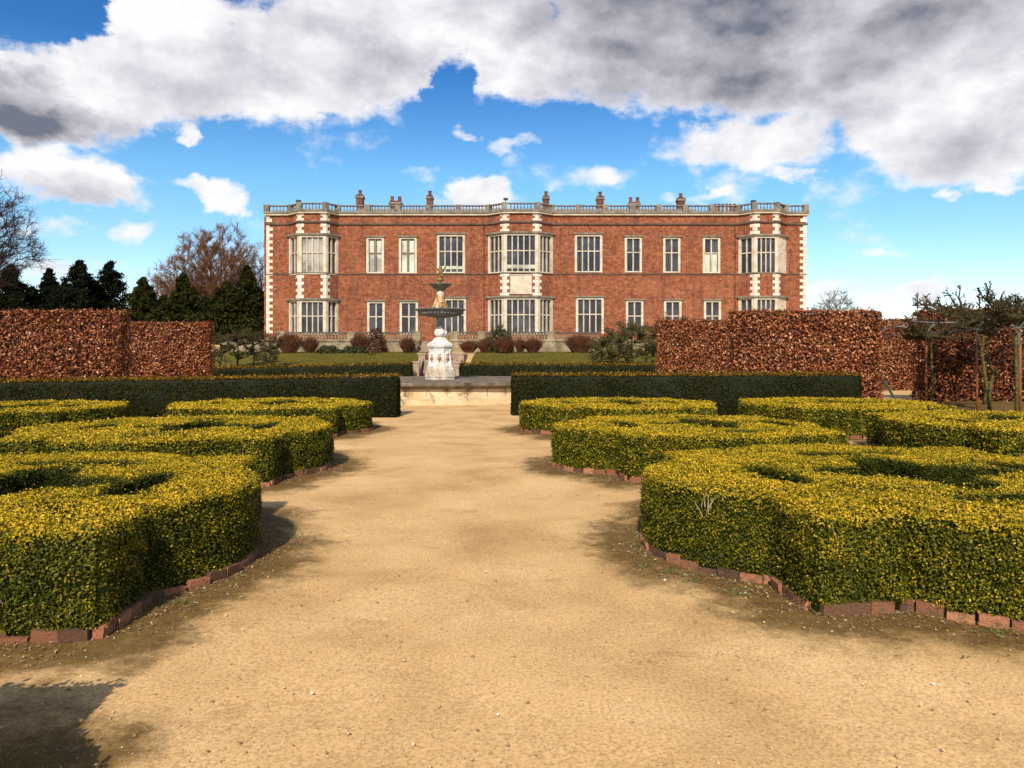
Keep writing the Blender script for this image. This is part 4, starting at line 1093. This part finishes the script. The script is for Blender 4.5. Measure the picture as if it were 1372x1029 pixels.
def bank_mat():
    m, nt, b = new_mat('bank_grass'); p = pos(nt)
    c = ramp(nt, noise(nt, p, 1.1, 6, .7), [(.3, (.075, .062, .006)), (.5, (.125, .100, .008)), (.7, (.17, .130, .012))])
    c = mix(nt, mth(nt, 'MULTIPLY', sstep(nt, noise(nt, p, 9, 3, .6), .55, .7), .5), c, (.055, .065, .008))
    nt.links.new(c, b.inputs['Base Color']); b.inputs['Roughness'].default_value = .9; b.inputs['Specular IOR Level'].default_value = .15
    bump(nt, b, noise(nt, p, 14, 4), .8, .08); return m
M['bank'] = bank_mat()
def bank():
    g = NP()
    for (x0, x1) in ((-60, -5.7), (-2.9, 60)):
        ys = np.arange(41.9, 62.0, .5); z = terrain(ys) + .03
        V = np.concatenate([np.column_stack([np.full(len(ys), x0), ys, z]), np.column_stack([np.full(len(ys), x1), ys, z])]); n = len(ys)
        g.quads(V, [(i, n + i, n + i + 1, i + 1) for i in range(n - 1)], 0)
    o = g.build('grass_bank', [M['bank']]); o['kind'] = 'structure'
    g = NP(); n = 26000; x = rng.uniform(-17, 11, n); y = rng.uniform(44, 59, n); ok = (x < -5.75) | (x > -2.85); x, y = x[ok], y[ok]; n = len(x)
    g.leaves(np.column_stack([x, y, terrain(y) + .06]), np.tile((0, -1., .5), (n, 1)), .06, .02, .5, 0, np.clip(.5 + .25 * sine_noise(x, y, .6) + rng.normal(0, .2, n), 0, 1))
    tag(g.build('grass', [M['grass_blade']]), 'short olive green grass on the bank below the terrace', 'grass', kind='stuff')
bank()

# ------------------------------------------------------------------ shrubs on the terrace border
def stem_bush(label, px0, px1, ytop, Y, n=260, mat='shrub_stem', z0=2.25, spread=.5):
    x0, x1 = at(px0, 0, Y).x, at(px1, 0, Y).x; c = ((x0 + x1) / 2, Y, z0); H = at(0, ytop - 4, Y).z - z0; w = (x1 - x0) / 2 * 1.15
    t = thing('twiggy_shrub', label, 'shrub', c, 'red brown shrubs along the terrace wall'); mb = MB()
    for k in range(n):
        a = random.uniform(0, 6.28); r = math.sqrt(random.random())
        e = math.sqrt(max(.05, 1 - (r * .8) ** 2)) * random.uniform(.7, 1.05)
        p = Vector((c[0] + math.cos(a) * r * w * .45, Y + math.sin(a) * r * .4, z0)); q = Vector((c[0] + math.cos(a) * r * w, Y + math.sin(a) * r * .7, z0 + H * e))
        mid = p.lerp(q, .55) + Vector((random.gauss(0, .05), random.gauss(0, .05), .05))
        mb.tube([p, mid, q], [.022, .016, .008], 3, cap=False)
        for j in range(2):
            d = Vector((random.gauss(0, .16), random.gauss(0, .12), random.uniform(.1, .35))); s = p.lerp(q, random.uniform(.5, .95)); mb.tube([s, s + d], [.013, .006], 3, cap=False)
    mb.build('stems', M[mat], t)
random.seed(14)
stem_bush('tall red brown twiggy shrub at the left end of the terrace balustrade', 371, 404, 450, 59.5, 420)
stem_bush('small red twiggy shrub right of the tall one at the left end', 404, 426, 455, 60, 220)
stem_bush('orange brown twiggy shrub left of the dark conical bush', 470, 494, 450, 60, 300)
stem_bush('dark red twiggy shrub beside the left pier of the upper steps', 536, 556, 456, 60, 260)
stem_bush('low red brown shrub just right of the upper steps', 616, 640, 461, 59.5, 240)
stem_bush('low brown shrub left of the round dark bush on the right', 640, 660, 457, 60, 220)
stem_bush('orange brown shrub in front of the round dark bush', 662, 690, 455, 58.5, 330)
stem_bush('dark red shrub right of the round dark bush', 690, 704, 458, 60, 180)
stem_bush('rounded red brown shrub by the pale terrace pillar', 702, 726, 457, 59.5, 300)
stem_bush('wide red brown shrub at the right end of the terrace balustrade', 757, 796, 451, 59.5, 460)
c = at(505, 0, 60); bush('conical_bush', 'dark conical bush before the left ground floor windows', 'shrub', (c.x, 60, 2.2), .85, .8, at(0, 438, 60).z - 2.2, 'red_leaf', .09, 1500, 'leafy bushes on the terrace border')
c = at(506, 0, 59.7)
c = at(670, 0, 60); bush('round_bush', 'large round dark green bush right of the upper steps', 'shrub', (c.x, 60.4, 2.2), 1.15, 1.0, at(0, 434, 60.4).z - 2.2, 'shrub_leaf', .10, 2200, 'leafy bushes on the terrace border')
for (px, w, lab) in ((440, 26, 'low dark green bush left of the other low one'), (475, 30, 'low dark green bush beside the dark conical bush')):
    c = at(px, 0, 58.5); bush('low_bush', lab, 'shrub', (c.x, 58.5, 2.1), w / 2 * .0585 + .3, .6, at(0, 462, 58.5).z - 2.1, 'shrub_leaf', .08, 1300, 'low bushes on the terrace border')
c = at(690, 0, 50); bush('low_bush', 'tiny dark tuft on the right grass bank', 'shrub', (c.x, 50, float(terrain(50))), .28, .25, .3, 'shrub_leaf', .05, 260, 'low bushes on the terrace border')
c = at(498, 0, 56.5); bush('low_bush', 'tiny yellowish tuft at the top of the left grass bank', 'shrub', (c.x, 56.5, float(terrain(56.5))), .38, .3, .25, 'grass_blade', .05, 260, 'low bushes on the terrace border')

# ------------------------------------------------------------------ fountain
FX, FY = (590 - CX) * .0325, 32.5
pool = thing('fountain_basin', 'wide raised sandstone basin with grey coping at the end of the path', 'basin', (FX, FY, 0))
mb = MB(); RB = 5.5
mb.lathe(FX, FY, [(RB + .05, -.05), (RB + .05, .20), (RB - .03, .22), (RB - .03, .30), (RB - .10, .32), (RB - .10, .58)], 72); mb.build('basin_wall', M['basin'], pool)
mb = MB(); mb.lathe(FX, FY, [(RB - .3, .582), (RB + .02, .60), (RB + .06, .66), (RB + .20, .70), (RB + .22, .80), (RB + .18, .82), (.01, .80)], 72); mb.build('coping', M['coping'], pool)
mb = MB()
for k in range(26):
    a = -math.pi / 2 + (k - 13) * .14; x, y = FX + math.cos(a) * (RB + .02), FY + math.sin(a) * (RB + .02)
    fr = (x, y, -math.sin(a), math.cos(a), math.cos(a), math.sin(a)); mb.lbox(fr, -.008, .008, .22, .57, -.12, -.10 + .004)
mb.build('joint', M['coping'], pool)
fz = lambda py: EYE + (HZ - py) * .0325
fo = thing('stone_fountain', 'tall tiered fountain with white pedestal, dark bowls and a small gilded figure on top', 'fountain', (FX, FY, .8))
def octa(mb, prof, m=0, rot=math.pi / 8): mb.lathe(FX, FY, prof, 8, m, rot)
c8 = 1 / math.cos(math.pi / 8)
mb = MB(); octa(mb, [(.62 * c8, .79), (.62 * c8, fz(494.5)), (.58 * c8, fz(493)), (.56 * c8, fz(490.5))])
for k in range(8):
    a = k * math.pi / 4; fr = (FX + math.cos(a) * .62, FY + math.sin(a) * .62, -math.sin(a), math.cos(a), math.cos(a), math.sin(a)); mb.lbox(fr, -.17, .17, .9, 1.16, -.01, .035)
mb.build('plinth', M['plinth'], fo, bevel=.012)
mb = MB(); octa(mb, [(.52 * c8, fz(490.6)), (.47 * c8, fz(486)), (.44 * c8, fz(470)), (.47 * c8, fz(467))])
for k in range(8):
    a = k * math.pi / 4 + math.pi / 8; mb.tube([(FX + math.cos(a) * .50, FY + math.sin(a) * .50, fz(490)), (FX + math.cos(a) * .49, FY + math.sin(a) * .49, fz(483)), (FX + math.cos(a) * .46, FY + math.sin(a) * .46, fz(474)), (FX + math.cos(a) * .49, FY + math.sin(a) * .49, fz(467.5))], [.06, .04, .035, .06], 7)
for k in range(8):
    a = k * math.pi / 4; mb.ball((FX + math.cos(a) * .455, FY + math.sin(a) * .455, fz(474)), .08, 0, 8, (1, 1, .7))
mb.build('pedestal', M['marble'], fo, smooth=False, bevel=.01)
for k in range(8):
    mb = MB()
    a = k * math.pi / 4; x, y = FX + math.cos(a) * .47, FY + math.sin(a) * .47
    mb.ball((x, y, fz(480)), .085, 0, 9, (1, 1, 1.05)); mb.ball((x - math.cos(a) * .02, y - math.sin(a) * .02, fz(484.5)), .035, 0, 8, (1, 1, 1.6))
    mb.build('lion_spout', M['rust_spot'], fo, smooth=True)
mb = MB(); octa(mb, [(.48 * c8, fz(466.9)), (.53 * c8, fz(465)), (.55 * c8, fz(462.5)), (.50 * c8, fz(460)), (.36, fz(457)), (.28, fz(453.5)), (.20, fz(452))])
mb.build('cap', M['marble'], fo)
mb = MB(); mb.lathe(FX, FY, [(.14, fz(452)), (.24, fz(449)), (.25, fz(444)), (.16, fz(440)), (.15, fz(439))], 20, 0, 0, 5, .13)
for k in range(5):
    a = k * 1.257 - 1.2; mb.ball((FX + math.cos(a) * .2, FY + math.sin(a) * .2, fz(446)), .11, 0, 8, (1, 1, 1.3))
mb.build('scroll_collar', M['marble'], fo, smooth=True)
mb = MB(); mb.lathe(FX, FY, [(.20, fz(440.5)), (.17, fz(438)), (.155, fz(430)), (.20, fz(427)), (.24, fz(424))], 18); mb.build('column', M['column'], fo, smooth=True)
mb = MB(); mb.lathe(FX, FY, [(.22, fz(426)), (.55, fz(424.5)), (.86, fz(421)), (.96, fz(418.5)), (1.0, fz(417)), (1.09, fz(415.8)), (1.11, fz(414.8)), (1.05, fz(414.2)), (.95, fz(415.6)), (.4, fz(417.5)), (.05, fz(417.7))], 48)
for k in range(40):
    a = k * math.pi / 20; mb.ball((FX + math.cos(a) * .90, FY + math.sin(a) * .90, fz(420.2)), .062, 0, 6, (1, 1, 1.2))
mb.build('large_bowl', M['bowl'], fo, smooth=True)
mb = MB(); mb.lathe(FX, FY, [(.30, fz(417)), (.33, fz(413)), (.24, fz(411)), (.17, fz(404)), (.15, fz(398)), (.13, fz(391))], 14, 0, 0, 3, .12)
for k in range(3):                                         # three dolphins, heads down, tails up round the stem
    a = k * 2.094 + .7; ca, sa = math.cos(a), math.sin(a)
    mb.tube([(FX + ca * .36, FY + sa * .36, fz(412.5)), (FX + ca * .30, FY + sa * .30, fz(410)), (FX + ca * .20, FY + sa * .20, fz(406)), (FX + ca * .17, FY + sa * .17, fz(401)), (FX + ca * .21, FY + sa * .21, fz(397))], [.07, .10, .09, .06, .025], 8)
mb.build('dolphin_stem', M['rustfig'], fo, smooth=True)
mb = MB(); mb.lathe(FX, FY, [(.11, fz(398)), (.15, fz(396)), (.14, fz(392)), (.10, fz(390))], 14, 0, 0, 4, .1); mb.build('upper_collar', M['marble'], fo, smooth=True)
mb = MB(); mb.lathe(FX, FY, [(.09, fz(391)), (.15, fz(389.5)), (.28, fz(386.5)), (.40, fz(383.5)), (.50, fz(381.4)), (.51, fz(380.6)), (.46, fz(380.6)), (.3, fz(382.5)), (.03, fz(383))], 32, 0, 0, 16, .02); mb.build('upper_bowl', M['bowl'], fo, smooth=True)
mb = MB(); mb.lathe(FX, FY, [(.06, fz(383)), (.05, fz(378)), (.16, fz(376)), (.17, fz(374)), (.11, fz(372.6))], 14)
mb.build('finial_base', M['gold'], fo, smooth=True)
mb = MB()                                                  # cherub: raised arms, one leg lifted
q = lambda dx, py, dy=0: (FX + dx, FY + dy, fz(py))
mb.tube([q(-.02, 373), q(-.03, 370), q(-.01, 367.5)], [.045, .055, .075], 9)
mb.tube([q(.10, 372.2, .04), q(.08, 369.8, -.05), q(.02, 367.5)], [.035, .055, .07], 9)
mb.tube([q(0, 368.4), q(0, 366), q(.01, 363.5), q(.01, 361.6), q(.01, 360.7)], [.085, .10, .105, .085, .045], 10)
mb.ball(q(.01, 358.6), .075, 0, 10, (1, 1, 1.1))
mb.tube([q(.08, 362), q(.17, 360.6), q(.22, 358.0)], [.045, .038, .028], 8); mb.ball(q(.225, 357.6), .036)
mb.tube([q(-.06, 362), q(-.15, 360.2, -.03), q(-.19, 357.8, -.03)], [.045, .038, .028], 8); mb.ball(q(-.195, 357.4, -.03), .036)
mb.tube([q(.0, 358), q(.0, 355.5)], [.05, .015], 7)
mb.build('gilded_figure', M['gold'], fo, smooth=True)

# ------------------------------------------------------------------ pergola and trained trees on the right
pg = thing('iron_pergola', 'iron pergola of rusty posts and thin grey pipes at the right', 'pergola', (15, 26, 0))
PY = [21.9, 24.1, 27.0, 30.3]
for Y, px in zip(PY, (1367, 1309, 1241, 1178)):
    x = at(px, 0, Y).x; mb = MB(); zt_ = 2.95
    mb.tube([(x, Y, -.1), (x, Y, 2.1)], .035, 8, 0); mb.tube([(x, Y, 2.1), (x + .0, Y, zt_ - .35), (x + .18, Y, zt_ - .08), (x + .5, Y, zt_ + .05), (x + 2.9, Y, zt_ + .05), (x + 3.2, Y, zt_ - .1), (x + 3.35, Y, zt_ - .4), (x + 3.35, Y, -.1)], .022, 7, 1)
    mb.build('post', [M['iron_rust'], M['iron_grey']], pg, smooth=True)
mb = MB(); mb.tube([(15.02, 21.5, 2.6), (15.0, 24.1, 2.62), (14.98, 27, 2.62), (14.93, 30.5, 2.62)], .018, 6); mb.tube([(at(1182, 0, 30.3).x, 30.3, 2.9), (15.2, 28.4, 3.12), (15.4, 27, 2.98)], .022, 6)
mb.build('top_pipe', M['iron_grey'], pg, smooth=True)
mb = MB(); mb.tube([at(1180, 503, 29.5), at(1200, 536, 26.5)], .045, 7); mb.build('brace', M['iron_green'], pg)

def trained_tree(label, base, tips, zc, ext, n_limb, n_spur, group, seed, thick=.11, spur_len=.22, mats=('moss_bark', 'spur', 'spur_leaf')):
    random.seed(seed); t = thing('trained_tree', label, 'tree', base, group)
    tr, br, sp = MB(), MB(), NP()
    x, y, z0 = base; pts = [Vector((x, y, z0 - .1))]
    for k in range(5):
        f = (k + 1) / 5; pts.append(Vector((x + random.gauss(0, .05), y + random.gauss(0, .04), z0 + (zc - z0) * f)))
    tr.tube(pts, [thick * (1.25 - .6 * i / 5) for i in range(6)], 9)
    for k in range(4): tr.ball(tuple(pts[1 + k] + Vector((random.gauss(0, .04), -.04, 0))), thick * .9, 0, 8)
    limbs = []
    for k in range(n_limb):
        z = zc - random.random() ** 1.6 * tips; s = random.choice((-1, 1)); L = ext * random.uniform(.5, 1.1)
        p = Vector((x, y, z - .15)); q = [p]; d = Vector((s * random.uniform(.3, 1), random.uniform(-1, 1), random.uniform(.0, .25))).normalized()
        for j in range(5):
            d = (d + Vector((random.gauss(0, .22), random.gauss(0, .22), random.gauss(.03, .16)))).normalized(); q.append(q[-1] + d * (L / 5))
        br.tube(q, [.05, .045, .04, .032, .026, .016], 6); limbs.append(q)
    for k in range(n_spur):
        q = random.choice(limbs); i = random.randrange(1, 5); p = q[i].lerp(q[i + 1], random.random())
        d = Vector((random.gauss(0, .6), random.gauss(0, .6), abs(random.gauss(.5, .5)))).normalized(); L = spur_len * random.uniform(.4, 1.3)
        m = p + d * L * .6; e = m + (d + Vector((random.gauss(0, .5), random.gauss(0, .5), .3))).normalized() * L * .5
        br.tube([p, m, e], [.022, .018, .012], 4)
        c = np.array(e); k2 = 7; sp.leaves(c + rng.normal(0, .035, (k2, 3)), rng.normal(0, 1, (k2, 3)), .035, .02, .3, 0, rng.beta(2, 2, k2))
    tr.build('trunk', M[mats[0]], t, smooth=True); br.build('branches', M[mats[1]], t); sp.build('buds', [M[mats[2]]], t)
G2 = 'trained trees on the right pergola'
b = at(1326, 0, 24.3); trained_tree('knobbly mossy trained tree right of the middle rusty post', (b.x, 24.3, 0), .45, 3.0, 2.3, 20, 430, G2, 101, .052)
b = at(1362, 0, 22.6); trained_tree('trained tree at the right picture edge with a raised forked branch', (b.x, 22.6, 0), .5, 3.2, 1.9, 18, 400, G2, 102, .052)
b = at(1248, 0, 27.3); trained_tree('thin trained tree climbing the yellowish rusty post', (b.x, 27.3, 0), .4, 2.8, 1.8, 12, 240, G2, 103, .045)
b = at(1318, 0, 27.5); trained_tree('trained tree behind the middle rusty post, its limbs above the gappy hedge', (b.x, 27.5, 0), .5, 3.3, 2.2, 15, 320, G2, 104, .055)
# thin olive arbour trees near the terrace
G3 = 'olive arbour trees below the terrace'
M['olive_bark'] = mottled('olive_bark', [(.3, (.045, .036, .010)), (.7, (.125, .10, .028))], 4)
ol = ('olive_bark', 'olive_bark', 'spur_leaf')
k = 0
for (px, py, Y, lab) in ((806, 455, 47, 'low leftmost olive arbour tree by the terrace shrubs'), (826, 445, 48, 'second olive arbour tree from the terrace shrubs'), (846, 437, 49, 'tallest olive arbour tree before the right windows'), (866, 440, 48, 'olive arbour tree next to the beech hedge'), (886, 436, 46, 'olive arbour tree rising behind the copper beech hedge'), (905, 434, 46, 'arched olive arbour tree above the beech hedge')):
    b = at(px, 0, Y); z0 = float(terrain(Y)); zc = at(0, py, Y).z; k += 1
    trained_tree(lab, (b.x, Y, z0), zc - z0 - .4, zc, 1.1, 34, 420, G3, 200 + k, .06, .30, ol)
G4 = 'bare arbour trees at the left'
for (px, py, Y, lab) in ((296, 452, 47, 'bare arbour tree right beside the lower left beech hedge'), (318, 448, 49, 'bare arbour tree second from the left beech hedge'), (340, 447, 50, 'bare arbour tree below the left corner of the house'), (362, 452, 49, 'bare arbour tree beside the tall red brown shrub')):
    b = at(px, 0, Y); z0 = float(terrain(Y)); zc = at(0, py, Y).z; k += 1
    trained_tree(lab, (b.x, Y, z0), zc - z0 - .3, zc, 1.0, 26, 300, G4, 200 + k, .055, .28, ('spur', 'spur', 'spur_leaf'))
